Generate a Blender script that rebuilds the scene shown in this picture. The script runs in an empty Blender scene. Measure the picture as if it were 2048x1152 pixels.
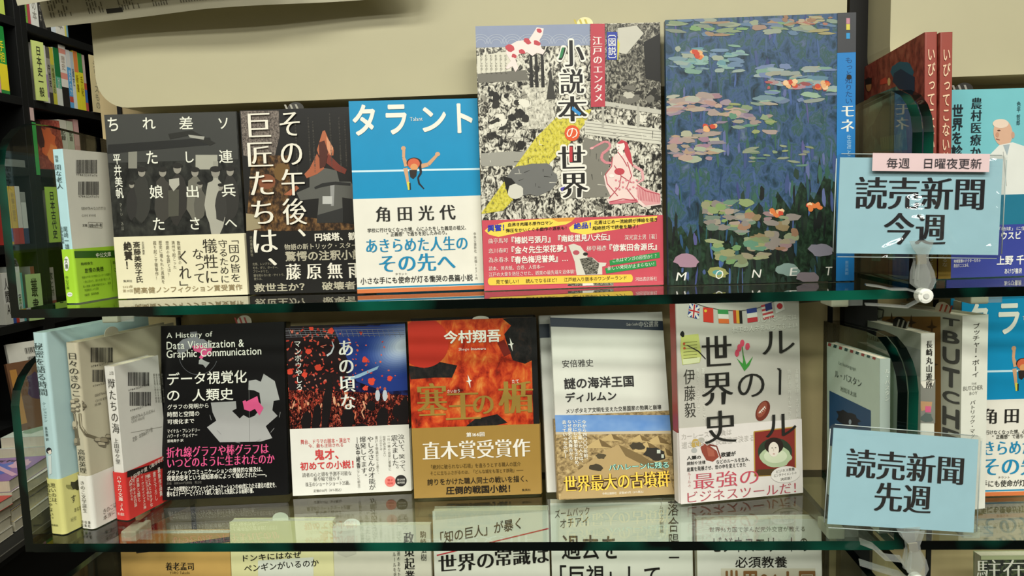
# A bookshop display: two glass shelves of face-out books, clear clips with blue cards, a black side bookcase.
import bpy, math, random
import numpy as np
from mathutils import Matrix, Vector

SC = bpy.context.scene
COL = SC.collection
ZS = 1.25                      # height of the upper glass shelf above the floor; builders work relative to it
PI = math.pi
R = math.radians

# ------------------------------------------------------------------ camera
cam_data = bpy.data.cameras.new('camera')
cam = bpy.data.objects.new('camera', cam_data)
COL.objects.link(cam)
cam_data.sensor_fit = 'HORIZONTAL'
cam_data.sensor_width = 36.0
cam_data.lens = 36.0 * 1498.7 / 2048.0
cam_data.clip_start = 0.02
cam_data.clip_end = 60
_m = Matrix(((0.99790854, 0.0238341, 0.06008736), (0.05725335, 0.10565906, -0.99275285), (-0.03001015, 0.99411674, 0.10407349))).to_4x4()
_m.translation = (0.0428, -0.67606, ZS + 0.0802)
cam.matrix_world = _m
SC.camera = cam

# ------------------------------------------------------------------ world, lamps, exposure
world = bpy.data.worlds.new('shop_air')
SC.world = world
world.use_nodes = True
world.node_tree.nodes['Background'].inputs[0].default_value = (0.93, 1.0, 0.86, 1)
world.node_tree.nodes['Background'].inputs[1].default_value = 0.12
SC.view_settings.view_transform = 'Standard'
SC.view_settings.look = 'None'
SC.view_settings.gamma = 1.0
SC.view_settings.use_curve_mapping = False
SC.view_settings.exposure = -0.10
SC.cycles.max_bounces = 10
SC.cycles.transparent_max_bounces = 40
SC.cycles.sample_clamp_indirect = 4.0
CEIL = 2.75 - ZS
LAMPS = [(-0.62, -1.2), (0.92, -1.2), (-0.95, 1.3), (-0.62, -2.0), (0.92, -2.0), (-0.62, -2.8), (0.92, -2.8)]  # unseen lamps; extra rows added to soften shadows, aisle lamp to brighten the bookcase
LAMP_W = 31.0
for _x, _y in LAMPS:
    ld = bpy.data.lights.new('fluorescent_light', 'AREA')
    ld.shape = 'RECTANGLE'
    ld.size = 1.2
    ld.size_y = 0.28
    ld.energy = LAMP_W * (0.8 if _y > 0 else 1.0)
    ld.color = (1.0, 0.995, 0.92)
    lo = bpy.data.objects.new('fluorescent_light', ld)
    COL.objects.link(lo)
    lo.location = (_x, _y, ZS + CEIL - 0.09)

# ------------------------------------------------------------------ materials
def lin(h):
    h = h.lstrip('#')
    c = [int(h[i:i + 2], 16) / 255 for i in (0, 2, 4)]
    return tuple(v / 12.92 if v <= 0.04045 else ((v + 0.055) / 1.055) ** 2.4 for v in c) + (1.0,)

MATS = {}
def nodes_of(name):
    m = bpy.data.materials.new(name)
    m.use_nodes = True
    return m, m.node_tree.nodes, m.node_tree.links, m.node_tree.nodes['Principled BSDF']

def paper(h, rough=0.42, spec=0.35, var=0.05, coat=0.0):
    """printed paper or board: flat colour with a faint fibre mottling"""
    k = ('paper', h, rough, spec, coat)
    if k in MATS: return MATS[k]
    m, N, L, P = nodes_of('print_' + h)
    n = N.new('ShaderNodeTexNoise'); n.inputs['Scale'].default_value = 60
    tc = N.new('ShaderNodeTexCoord'); L.new(tc.outputs['Object'], n.inputs['Vector'])
    mx = N.new('ShaderNodeMix'); mx.data_type = 'RGBA'
    c = lin(h)
    mx.inputs['A'].default_value = tuple(v * (1 - var) for v in c[:3]) + (1,)
    mx.inputs['B'].default_value = tuple(min(1, v * (1 + var)) for v in c[:3]) + (1,)
    L.new(n.outputs['Fac'], mx.inputs['Factor'])
    L.new(mx.outputs['Result'], P.inputs['Base Color'])
    P.inputs['Roughness'].default_value = rough
    P.inputs['Specular IOR Level'].default_value = spec
    P.inputs['Coat Weight'].default_value = coat
    P.inputs['Coat Roughness'].default_value = 0.12
    MATS[k] = m
    return m

def art(name, kind='noise', stops=(), scale=20, detail=5, stretch=(1, 1, 1), distort=0.0, rough=0.35, seed=0.0):
    """a printed picture: object-space noise, voronoi or waves through a colour ramp"""
    k = ('art', name)
    if k in MATS: return MATS[k]
    m, N, L, P = nodes_of('picture_' + name)
    tc = N.new('ShaderNodeTexCoord'); mp = N.new('ShaderNodeMapping')
    mp.inputs['Scale'].default_value = stretch
    mp.inputs['Location'].default_value = (seed, seed * 1.7, seed * 0.6)
    L.new(tc.outputs['Object'], mp.inputs['Vector'])
    if kind == 'noise':
        t = N.new('ShaderNodeTexNoise'); t.inputs['Scale'].default_value = scale; t.inputs['Detail'].default_value = detail
        t.inputs['Roughness'].default_value = 0.62; t.inputs['Distortion'].default_value = distort; out = t.outputs['Fac']
    elif kind == 'wave':
        t = N.new('ShaderNodeTexWave'); t.inputs['Scale'].default_value = scale; t.inputs['Distortion'].default_value = distort
        t.inputs['Detail'].default_value = detail; t.bands_direction = 'Z'; out = t.outputs['Fac']
    else:
        t = N.new('ShaderNodeTexVoronoi'); t.inputs['Scale'].default_value = scale; out = t.outputs['Distance' if kind == 'voronoi' else 'Color']
        t.feature = 'F1'
    r = N.new('ShaderNodeValToRGB')
    while len(r.color_ramp.elements) < len(stops): r.color_ramp.elements.new(0.5)
    for e, (p, h) in zip(r.color_ramp.elements, stops):
        e.position = p; e.color = lin(h)
    L.new(out, r.inputs['Fac']); L.new(r.outputs['Color'], P.inputs['Base Color'])
    P.inputs['Roughness'].default_value = rough
    P.inputs['Specular IOR Level'].default_value = 0.35
    MATS[k] = m
    return m

def plain(name, h, rough=0.5, metal=0.0, spec=0.4, noise=30, var=0.12, stretch=(1, 1, 1), transmission=0.0):
    k = ('plain', name)
    if k in MATS: return MATS[k]
    m, N, L, P = nodes_of(name)
    tc = N.new('ShaderNodeTexCoord'); mp = N.new('ShaderNodeMapping'); mp.inputs['Scale'].default_value = stretch
    n = N.new('ShaderNodeTexNoise'); n.inputs['Scale'].default_value = noise; n.inputs['Detail'].default_value = 4
    L.new(tc.outputs['Object'], mp.inputs['Vector']); L.new(mp.outputs['Vector'], n.inputs['Vector'])
    mx = N.new('ShaderNodeMix'); mx.data_type = 'RGBA'; c = lin(h)
    mx.inputs['A'].default_value = tuple(v * (1 - var) for v in c[:3]) + (1,)
    mx.inputs['B'].default_value = tuple(min(1, v * (1 + var)) for v in c[:3]) + (1,)
    L.new(n.outputs['Fac'], mx.inputs['Factor']); L.new(mx.outputs['Result'], P.inputs['Base Color'])
    P.inputs['Roughness'].default_value = rough; P.inputs['Metallic'].default_value = metal
    P.inputs['Specular IOR Level'].default_value = spec
    P.inputs['Transmission Weight'].default_value = transmission
    MATS[k] = m
    return m

def sheet_glass(name, tint, base=0.04, gloss=0.0, milk=0.0):
    """thin clear sheet: lets light straight through and mirrors more towards grazing angles"""
    k = ('glass', name)
    if k in MATS: return MATS[k]
    m, N, L, P = nodes_of(name); N.remove(P)
    out = N['Material Output']
    tr = N.new('ShaderNodeBsdfTransparent'); tr.inputs[0].default_value = tint + (1,)
    gl = N.new('ShaderNodeBsdfGlossy'); gl.inputs['Roughness'].default_value = gloss; gl.inputs[0].default_value = (1, 1, 1, 1)
    lw = N.new('ShaderNodeLayerWeight'); lw.inputs[0].default_value = 0.5
    pw = N.new('ShaderNodeMath'); pw.operation = 'POWER'; pw.inputs[1].default_value = 5.0
    ml = N.new('ShaderNodeMath'); ml.operation = 'MULTIPLY_ADD'; ml.inputs[1].default_value = 1 - base; ml.inputs[2].default_value = base
    mx = N.new('ShaderNodeMixShader')
    L.new(lw.outputs['Facing'], pw.inputs[0]); L.new(pw.outputs[0], ml.inputs[0]); L.new(ml.outputs[0], mx.inputs[0])
    L.new(tr.outputs[0], mx.inputs[1]); L.new(gl.outputs[0], mx.inputs[2]); L.new(mx.outputs[0], out.inputs['Surface'])
    if milk:
        df = N.new('ShaderNodeBsdfDiffuse'); df.inputs[0].default_value = (0.8, 0.82, 0.78, 1); m2 = N.new('ShaderNodeMixShader'); m2.inputs[0].default_value = milk
        L.new(mx.outputs[0], m2.inputs[1]); L.new(df.outputs[0], m2.inputs[2]); L.new(m2.outputs[0], out.inputs['Surface'])
    MATS[k] = m
    return m

GLASS = sheet_glass('shelf_glass', (0.93, 0.975, 0.95))
CLEAR = sheet_glass('clear_plastic', (0.90, 0.92, 0.90), 0.14, 0.10, 0.10)
FILM = sheet_glass('laminating_film', (0.95, 0.96, 0.96), 0.06, 0.05)

def glass_edge():
    m, N, L, P = nodes_of('green_glass_edge')
    tc = N.new('ShaderNodeTexCoord'); n = N.new('ShaderNodeTexNoise')
    n.inputs['Scale'].default_value = 7; n.inputs['Detail'].default_value = 3
    r = N.new('ShaderNodeValToRGB')  # black and emerald patches stand in for light reflected inside the glass
    r.color_ramp.elements[0].position = 0.50; r.color_ramp.elements[0].color = lin('010605')
    r.color_ramp.elements[1].position = 0.66; r.color_ramp.elements[1].color = lin('094f3d')
    L.new(tc.outputs['Object'], n.inputs['Vector']); L.new(n.outputs['Fac'], r.inputs['Fac']); L.new(r.outputs['Color'], P.inputs['Base Color'])
    P.inputs['Roughness'].default_value = 0.08
    P.inputs['Specular IOR Level'].default_value = 0.5
    return m
EDGE = glass_edge()
PAGES = plain('page_edges', 'd9d2b8', 0.85, noise=260, var=0.10, stretch=(1, 1, 0.1))
BLACKWOOD = plain('black_bookcase_board', '0d0e0d', 0.5)
WOOD = plain('beige_wood_panel', 'bca87c', 0.55, noise=9, var=0.10, stretch=(6, 6, 0.6))
BOARD = plain('cream_sign_board', 'aaa485', 0.5, var=0.03)
METAL = plain('grey_metal', '8b8b86', 0.35, 0.9)
DARK = plain('dark_slot', '0b0a08', 0.8)

# ------------------------------------------------------------------ mesh builder
class MB:
    def __init__(s):
        s.v = []; s.f = []; s.m = []; s.mats = []
    def mi(s, m):
        if m not in s.mats: s.mats.append(m)
        return s.mats.index(m)
    def add(s, vs, fs, m):
        o = len(s.v); k = s.mi(m)
        s.v.extend([tuple(map(float, p)) for p in vs])
        s.f.extend([tuple(i + o for i in f) for f in fs]); s.m.extend([k] * len(fs))
    def box(s, a, b, m, mats=None):
        x0, y0, z0 = a; x1, y1, z1 = b
        vs = [(x0, y0, z0), (x1, y0, z0), (x1, y1, z0), (x0, y1, z0), (x0, y0, z1), (x1, y0, z1), (x1, y1, z1), (x0, y1, z1)]
        fs = [(0, 3, 2, 1), (4, 5, 6, 7), (0, 1, 5, 4), (1, 2, 6, 5), (2, 3, 7, 6), (3, 0, 4, 7)]  # bottom top front right back left
        if mats is None: s.add(vs, fs, m)
        else:
            for f, mm in zip(fs, mats): s.add([vs[i] for i in f], [(0, 1, 2, 3)], mm)
    def prism(s, pts, f3, d, m, side=None):
        """polygon pts (2d) mapped by f3 to 3d, extruded by the vector d"""
        n = len(pts); d = Vector(d)
        a = [Vector(f3(*p)) for p in pts]; b = [p + d for p in a]
        nrm = sum(((a[i] - a[0]).cross(a[(i + 1) % n] - a[0]) for i in range(n)), Vector())
        flip = nrm.dot(d) > 0
        r = list(range(n))
        s.add(a, [tuple(reversed(r)) if flip else tuple(r)], m)
        s.add(b, [tuple(r) if flip else tuple(reversed(r))], m)
        for i in range(n):
            j = (i + 1) % n
            q = [a[i], a[j], b[j], b[i]]
            s.add(q if flip else q[::-1], [(0, 1, 2, 3)], side or m)
    def shell(s, outer, inner, z0, z1, m):
        """open ribbon with thickness: two matching 2d paths extruded in z"""
        n = len(outer)
        for i in range(n - 1):
            (ax, ay), (bx, by) = outer[i], outer[i + 1]; (cx, cy), (dx, dy) = inner[i], inner[i + 1]
            s.add([(ax, ay, z0), (bx, by, z0), (bx, by, z1), (ax, ay, z1)], [(0, 1, 2, 3)], m)
            s.add([(cx, cy, z0), (cx, cy, z1), (dx, dy, z1), (dx, dy, z0)], [(0, 1, 2, 3)], m)
            s.add([(ax, ay, z1), (bx, by, z1), (dx, dy, z1), (cx, cy, z1)], [(0, 1, 2, 3)], m)
            s.add([(ax, ay, z0), (cx, cy, z0), (dx, dy, z0), (bx, by, z0)], [(0, 1, 2, 3)], m)
        for k in (0, n - 1):
            (ax, ay), (cx, cy) = outer[k], inner[k]
            q = [(ax, ay, z0), (ax, ay, z1), (cx, cy, z1), (cx, cy, z0)]
            s.add(q if k == 0 else q[::-1], [(0, 1, 2, 3)], m)
    def tube(s, pts, r, m, n=8, cap=True):
        pts = [Vector(p) for p in pts]; rings = []
        rs = r if isinstance(r, (list, tuple)) else [r] * len(pts)
        for i, p in enumerate(pts):
            t = (pts[min(i + 1, len(pts) - 1)] - pts[max(i - 1, 0)]).normalized()
            u = t.cross(Vector((0.3, 0.2, 1)) if abs(t.z) < 0.9 else Vector((1, 0, 0))).normalized(); w = t.cross(u)
            rings.append([p + (u * math.cos(2 * PI * k / n) + w * math.sin(2 * PI * k / n)) * rs[i] for k in range(n)])
        vs = [q for g in rings for q in g]; fs = []
        for i in range(len(rings) - 1):
            for k in range(n):
                a = i * n + k; b = i * n + (k + 1) % n
                fs.append((a, b, b + n, a + n))
        if cap:
            fs.append(tuple(range(n))[::-1]); fs.append(tuple((len(rings) - 1) * n + k for k in range(n)))
        s.add(vs, fs, m)
    def ribbon(s, path, half, thick, wdir, m):
        """a bent strip: path of 3d points, width along wdir, thickness across"""
        P = [Vector(p) for p in path]; w = Vector(wdir).normalized() * half; rows = []
        for i, p in enumerate(P):
            t = (P[min(i + 1, len(P) - 1)] - P[max(i - 1, 0)]).normalized()
            nrm = t.cross(w).normalized() * thick / 2
            rows.append([p - w - nrm, p + w - nrm, p + w + nrm, p - w + nrm])
        vs = [q for r_ in rows for q in r_]; fs = []
        for i in range(len(rows) - 1):
            for k in range(4):
                a = i * 4 + k; b = i * 4 + (k + 1) % 4
                fs.append((a, b, b + 4, a + 4))
        e = (len(rows) - 1) * 4
        fs += [(3, 2, 1, 0), (e, e + 1, e + 2, e + 3)]
        s.add(vs, fs, m)
    def build(s, name, parent=None, smooth=False, bevel=0.0):
        me = bpy.data.meshes.new(name)
        me.from_pydata(s.v, [], s.f)
        for m in s.mats: me.materials.append(m)
        me.polygons.foreach_set('material_index', s.m)
        if smooth: me.polygons.foreach_set('use_smooth', [True] * len(s.f))
        me.update()
        o = bpy.data.objects.new(name, me); COL.objects.link(o)
        if parent is not None: o.parent = parent
        if bevel:
            md = o.modifiers.new('edge', 'BEVEL'); md.width = bevel; md.segments = 2; md.limit_method = 'ANGLE'
        return o

def tag(o, label=None, cat=None, group=None, kind=None):
    if label: o['label'] = label
    if cat: o['category'] = cat
    if group: o['group'] = group
    if kind: o['kind'] = kind
    return o

def empty(name, loc, label, cat, group=None, rot=None):
    o = bpy.data.objects.new(name, None); COL.objects.link(o)
    o.empty_display_size = 0.02
    o.location = (loc[0], loc[1], loc[2] + ZS)
    if rot is not None: o.rotation_euler = rot
    return tag(o, label, cat, group)

def struct(name, mb, **k):
    o = mb.build(name, **k); o.location = (0, 0, ZS); o['kind'] = 'structure'
    return o

# ------------------------------------------------------------------ lettering
GL = {}
def raw_glyphs(chars, res, off):
    todo = [c for c in chars if (c, res, off) not in GL]
    obs = []
    for c in todo:
        cu = bpy.data.curves.new('lettering', 'FONT'); cu.body = c; cu.size = 1.0; cu.resolution_u = res; cu.offset = off
        ob = bpy.data.objects.new('lettering', cu); COL.objects.link(ob); obs.append((c, ob, cu))
    if not obs: return
    dg = bpy.context.evaluated_depsgraph_get(); dg.update()
    for c, ob, cu in obs:
        ev = ob.evaluated_get(dg); me = ev.to_mesh()
        n = len(me.vertices) if me else 0
        if n:
            co = np.empty(n * 3, 'f'); me.vertices.foreach_get('co', co); co = co.reshape(-1, 3)[:, :2].copy()
            fs = []
            for p in me.polygons:
                i = tuple(p.vertices)
                fs.append(i if p.normal.z > 0 else i[::-1])
        else: co, fs = np.zeros((0, 2), 'f'), []
        ev.to_mesh_clear()
        GL[(c, res, off)] = (co, fs)
        bpy.data.objects.remove(ob); bpy.data.curves.remove(cu)

_ring = lambda r, n: [(r * math.cos(2 * PI * k / n), r * math.sin(2 * PI * k / n)) for k in range(n)]
STY = {  # fill offset of the outline, then shifts that thicken it (sideways only = thin level strokes, thick upright ones)
    'r': (0.0, [(0, 0)]), 'l': (-0.014, [(0, 0)]),
    'b': (0.0, [(-.011, 0), (.011, 0), (0, .010), (0, -.010)]),
    'B': (0.0, _ring(.026, 8) + [(0, 0)]),
    'm': (-0.011, [(-.014, 0), (0, 0), (.014, 0)]),
    'M': (-0.009, [(-.036, 0), (-.018, 0), (0, 0), (.018, 0), (.036, 0)]),
    'n': (-0.010, [(-.024, 0), (-.008, 0), (.008, 0), (.024, 0)]),
    'O': (0.0, _ring(.075, 12) + _ring(.03, 6)),
}
ROT = set('ー―－…〜「」『』（）()［］〔〕〈〉=')
SMALL = set('ぁぃぅぇぉっゃゅょァィゥェォッャュョ')
def wide(c): return ord(c) > 0x2000
def layout(txt, style, vertical, mm):
    off, sh = STY[style]
    res = 1 if mm < 4 else (2 if mm < 10 else 4)
    if mm < 3.2: sh = sh if len(sh) == 1 else [(-.012, 0), (.012, 0)]
    raw_glyphs(set(txt) - set(' 　'), res, off)
    V = []; F = []; D = []; n = 0; x = 0.0
    for c in txt:
        if c in ' 　':
            x += 0.32 if c == ' ' else 1.0
            continue
        co, fs = GL[(c, res, off)]
        if len(co) == 0: x += 0.5; continue
        g = co.copy()
        if vertical:
            if not wide(c) and c not in ROT:
                g[:, 0] += 0.5 - (g[:, 0].min() + g[:, 0].max()) / 2
            if c in ROT:
                cx, cy = 0.5, 0.38
                g = np.stack([cx + (g[:, 1] - cy), cy - (g[:, 0] - cx)], 1)
            elif c in '、。，':
                g += (0.55, 0.55)
            elif c in SMALL: g += (0.08, 0.06)
            g[:, 1] -= x; x += 1.0
        else:
            adv = 1.0 if wide(c) else (g[:, 0].max() + 0.06)
            g[:, 0] += x; x += adv
        for k, (dx, dy) in enumerate(sh):
            D.append(np.full(len(g), k * 1.5e-6)); V.append(g + (dx, dy)); F.extend([tuple(i + n for i in f) for f in fs]); n += len(g)
    if not V: return np.zeros((0, 2)), [], []
    return np.concatenate(V), F, np.concatenate(D)

def clip_poly(P, lo=0.0, hi=1.0):
    for ax in (0, 1):
        for lim, sg in ((lo, 1), (hi, -1)):
            Q = []
            for i in range(len(P)):
                a, b = P[i], P[(i + 1) % len(P)]
                da, db = (a[ax] - lim) * sg, (b[ax] - lim) * sg
                if da >= 0: Q.append(a)
                if da * db < 0:
                    t = da / (da - db); Q.append((a[0] + (b[0] - a[0]) * t, a[1] + (b[1] - a[1]) * t))
            P = Q
            if len(P) < 3: return []
    return P

class Face:
    """One printed face of a thing. Artwork is entered on a tracing sheet whose four corner marks are the corners of that face;
    everything is stored as (u, v) fractions of the face, so it moves with the thing."""
    def __init__(s, side, corners=None):
        s.side = side; s.items = []; s.band = False
        s.H = None
        if corners:
            A = []
            for (x, y), (u, v) in zip(corners, ((0, 0), (1, 0), (1, 1), (0, 1))):
                A.append([x, y, 1, 0, 0, 0, -u * x, -u * y, u]); A.append([0, 0, 0, x, y, 1, -v * x, -v * y, v])
            A = np.array(A, float)
            s.H = np.append(np.linalg.solve(A[:, :8], A[:, 8]), 1).reshape(3, 3)
        s.sheet(0, 0, 1)
    def sheet(s, x0, y0, k):
        s.x0, s.y0, s.k = x0, y0, k; return s
    def uv(s, x, y):
        if s.H is None: return (x, y)
        p = s.H @ (s.x0 + x / s.k, s.y0 + y / s.k, 1.0)
        return (p[0] / p[2], p[1] / p[2])
    def on_band(s, b=True): s.band = b; return s
    def _t(s, vert, txt, x0, y0, x1, y1, col, sty, rise, layer, tilt):
        xm, ym = (x0 + x1) / 2, (y0 + y1) / 2
        u0 = s.uv(x0, ym)[0]; u1 = s.uv(x1, ym)[0]; v0 = s.uv(xm, y0)[1]; v1 = s.uv(xm, y1)[1]
        s.items.append(('T', s.band, layer, vert, txt, (u0, v0, u1, v1), col, sty, rise, tilt))
    def h(s, txt, x0, y0, x1, y1, col='1a1814', sty='r', rise=0.0, layer=6, tilt=0.0): s._t(False, txt, x0, y0, x1, y1, col, sty, rise, layer, tilt)
    def t(s, txt, x0, y0, x1, y1, col='1a1814', sty='r', rise=0.0, layer=6, tilt=0.0): s._t(True, txt, x0, y0, x1, y1, col, sty, rise, layer, tilt)
    def poly(s, pts, col, layer=2):
        P = clip_poly([s.uv(*p) for p in pts])
        if P: s.items.append(('P', s.band, layer, P, col))
    def rect(s, x0, y0, x1, y1, col, layer=2): s.poly([(x0, y0), (x1, y0), (x1, y1), (x0, y1)], col, layer)
    def zone(s, u0, v0, u1, v1, col, layer=1): s.items.append(('P', s.band, layer, [(u0, v0), (u1, v0), (u1, v1), (u0, v1)], col))
    def ell(s, cx, cy, rx, ry, col, layer=2, n=20, rot=0.0, jag=0.0, seed=1):
        rnd = random.Random(seed); c, sn = math.cos(rot), math.sin(rot); P = []
        for k in range(n):
            q = 1 + rnd.uniform(-jag, jag); a = 2 * PI * k / n
            ex, ey = rx * q * math.cos(a), ry * q * math.sin(a)
            P.append((cx + ex * c - ey * sn, cy + ex * sn + ey * c))
        s.poly(P, col, layer)
    def line(s, pts, w, col, layer=3):
        w = w if isinstance(w, (list, tuple)) else [w] * len(pts)
        for i in range(len(pts) - 1):
            (ax, ay), (bx, by) = pts[i], pts[i + 1]; l = math.hypot(bx - ax, by - ay) or 1
            nx, ny = -(by - ay) / l / 2, (bx - ax) / l / 2
            s.poly([(ax + nx * w[i], ay + ny * w[i]), (bx + nx * w[i + 1], by + ny * w[i + 1]), (bx - nx * w[i + 1], by - ny * w[i + 1]), (ax - nx * w[i], ay - ny * w[i])], col, layer)
    def bars(s, x0, y0, x1, y1, seed=3, col='22201c', digits='9784122071070'):
        rnd = random.Random(seed); x = x0; yb = y1 - (y1 - y0) * 0.16
        while x < x1:
            w = (x1 - x0) * rnd.choice((.012, .012, .024, .034)); s.rect(x, y0, min(x + w, x1), yb, col, 4); x += w + (x1 - x0) * rnd.choice((.012, .012, .024))
        s.h(digits, x0, yb + (y1 - yb) * .25, x1, y1, col)
    def emit(s, mb, band, W, T, H, lift):
        """writes the stored artwork on the face of a box of W x T x H"""
        EPS = 0.0001; cnt = {}; tot = {}
        for it in s.items:
            if it[1] == band: tot[it[2]] = tot.get(it[2], 0) + 1
        if s.side == 'F': fw = W; f3 = lambda u, v, e: (u * W, -lift - e, H * (1 - v))
        elif s.side == 'L': fw = T; f3 = lambda u, v, e: (-lift - e, T * (1 - u), H * (1 - v))
        elif s.side == 'R': fw = T; f3 = lambda u, v, e: (W + lift + e, T * u, H * (1 - v))
        else: fw = W; f3 = lambda u, v, e: (u * W, T * (1 - v), H + lift + e)      # 'U': the top of a thing lying flat
        fh = H if s.side != 'U' else T
        for it in s.items:
            if it[1] != band: continue
            i_ = cnt[it[2]] = cnt.get(it[2], 0) + 1
            e = EPS * it[2] + min(1.2e-6, 0.7 * EPS / tot[it[2]]) * i_
            col = it[4] if it[0] == 'P' else it[6]
            mat = col if not isinstance(col, str) else paper(col)
            if it[0] == 'P':
                P = it[3]; ar = sum(P[i][0] * P[(i + 1) % len(P)][1] - P[(i + 1) % len(P)][0] * P[i][1] for i in range(len(P)))
                if ar > 0: P = P[::-1]
                mb.add([f3(u, v, e) for u, v in P], [tuple(range(len(P)))], mat)
            else:
                _, _, _, vert, txt, (u0, v0, u1, v1), _, sty, rise, tilt = it
                n = max(1, len(txt)); mm = 1000 * (abs(v1 - v0) * fh if not vert else abs(u1 - u0) * fw)
                V, F, D = layout(txt, sty, vert, mm)
                if len(V) == 0: continue
                lo = V.min(0); sz = np.maximum(V.max(0) - lo, 1e-6)
                g = (V - lo) / sz
                g2 = [(u0 + (u1 - u0) * (a + tilt * (b - .5)), v1 - (v1 - v0) * b - rise * (v1 - v0) * a) for a, b in g]
                mb.add([f3(u, v, e + d) for (u, v), d in zip(g2, D)], F, mat)

# ------------------------------------------------------------------ books
def cpath(W, T, r, spine, e=0.0):
    """outline of a jacket wrapped round a book, open at the fore edge"""
    def arc(cx, cy, a0, a1): return [(cx + r * math.cos(R(a0 + (a1 - a0) * k / 5)), cy + r * math.sin(R(a0 + (a1 - a0) * k / 5))) for k in range(6)]
    if spine == 'L': p = [(W, 0)] + arc(r, r, 270, 180) + arc(r, T - r, 180, 90) + [(W, T)]
    elif spine == 'R': p = [(0, T)] + arc(W - r, T - r, 90, 0) + arc(W - r, r, 0, -90) + [(0, 0)]
    else: p = [(0, T)] + arc(r, r, 180, 270) + arc(W - r, r, 270, 360) + [(W, T)]
    if spine == 'L' or spine == 'F': pass
    q = []
    for i, (x, y) in enumerate(p):
        a = Vector(p[max(i - 1, 0)]); b = Vector(p[min(i + 1, len(p) - 1)]); t = (b - a).normalized()
        q.append((x + t.y * e, y - t.x * e))
    return q if spine == 'F' or spine == 'R' else q

def wrap(mb, W, T, r, spine, z0, z1, e0, th, m):
    sg = {'L': -1, 'R': -1, 'F': 1}[spine]
    a = cpath(W, T, r, spine, sg * e0); b = cpath(W, T, r, spine, sg * (e0 - th))
    if sg < 0: a, b = a[::-1], b[::-1]
    mb.shell(a, b, z0, z1, m)

def book(name, label, tab, faces, cover, spine='R', band=None, pages=PAGES, group=None, hard=True, cat='book', r=None, slip=None, rough=0.38, coat=0.0, band_rough=0.45):
    pos, yaw, lean, roll, (W, T, H) = tab[:5]
    lean = max(lean, 0.4)
    rt = empty(name, (pos[0], pos[1], pos[2] + T * math.sin(R(lean)) + 0.0006), label, cat, group)
    rt.rotation_euler = (Matrix.Rotation(R(yaw), 3, 'Z') @ Matrix.Rotation(-R(lean), 3, 'X') @ Matrix.Rotation(-R(roll), 3, 'Y')).to_euler()
    r = min(0.003 if hard else 0.0015, T / 3) if r is None else r
    cm = cover if not isinstance(cover, str) else paper(cover, rough, 0.4, 0.04, coat)
    mb = MB()
    wrap(mb, W, T, r, spine, 0, H, 0, 0.0009 if hard else 0.0005, cm)
    for f in faces: f.emit(mb, False, W, T, H, 0)
    mb.build('cover', rt)
    i = 0.0025 if hard else 0.0006; g = 0.001
    pb = MB()
    a = {'L': ((g, g), (W - i, T - g)), 'R': ((i, g), (W - g, T - g)), 'F': ((g, g), (W - g, T - i))}[spine]
    pb.box((a[0][0], a[0][1], i), (a[1][0], a[1][1], H - i), pages); block = pb.build('page_block', rt)
    if band:
        h0, bc = band
        bb = MB(); bm = bc if not isinstance(bc, str) else paper(bc, band_rough, 0.35, 0.04)
        wrap(bb, W, T, r, spine, 0.0003, H * h0, 0.0013, 0.0003, bm)
        for f in faces: f.emit(bb, True, W, T, H, 0.0013)
        bb.build('paper_band', rt)
    if slip:
        x, w, h, c1, c2 = slip
        sb = MB(); n = 12
        if spine == 'F': f3 = lambda a_, b_: (W * 0.45, x + a_, H - 0.004 + b_); d = (0.0004, 0, 0)
        else: f3 = lambda a_, b_: (x + a_, T * 0.45, H - 0.004 + b_); d = (0, 0.0004, 0)
        pts = [(-w / 2, 0), (w / 2, 0)] + [(w / 2 * math.cos(PI * k / n), h * 0.45 + h * 0.55 * math.sin(PI * k / n)) for k in range(n + 1)]
        sb.prism(pts, f3, d, paper(c1))
        if c2:
            for k in (-0.62, -0.2, 0.22):
                q = [(w * k / 1.3 - w * .06, h * .25), (w * k / 1.3 + w * .06, h * .25), (w * k / 1.3 - w * .1, h * .82), (w * k / 1.3 - w * .22, h * .82)]
                if spine == 'F': P = [f3(*p_) for p_ in q]; P = [(p_[0] - .0002, p_[1], p_[2]) for p_ in P]
                else: P = [f3(*p_) for p_ in q]; P = [(p_[0], p_[1] - .0002, p_[2]) for p_ in P]
                sb.add(P, [(0, 1, 2, 3)], paper(c2))
        sb.build('sales_slip', block)
    return rt

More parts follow.
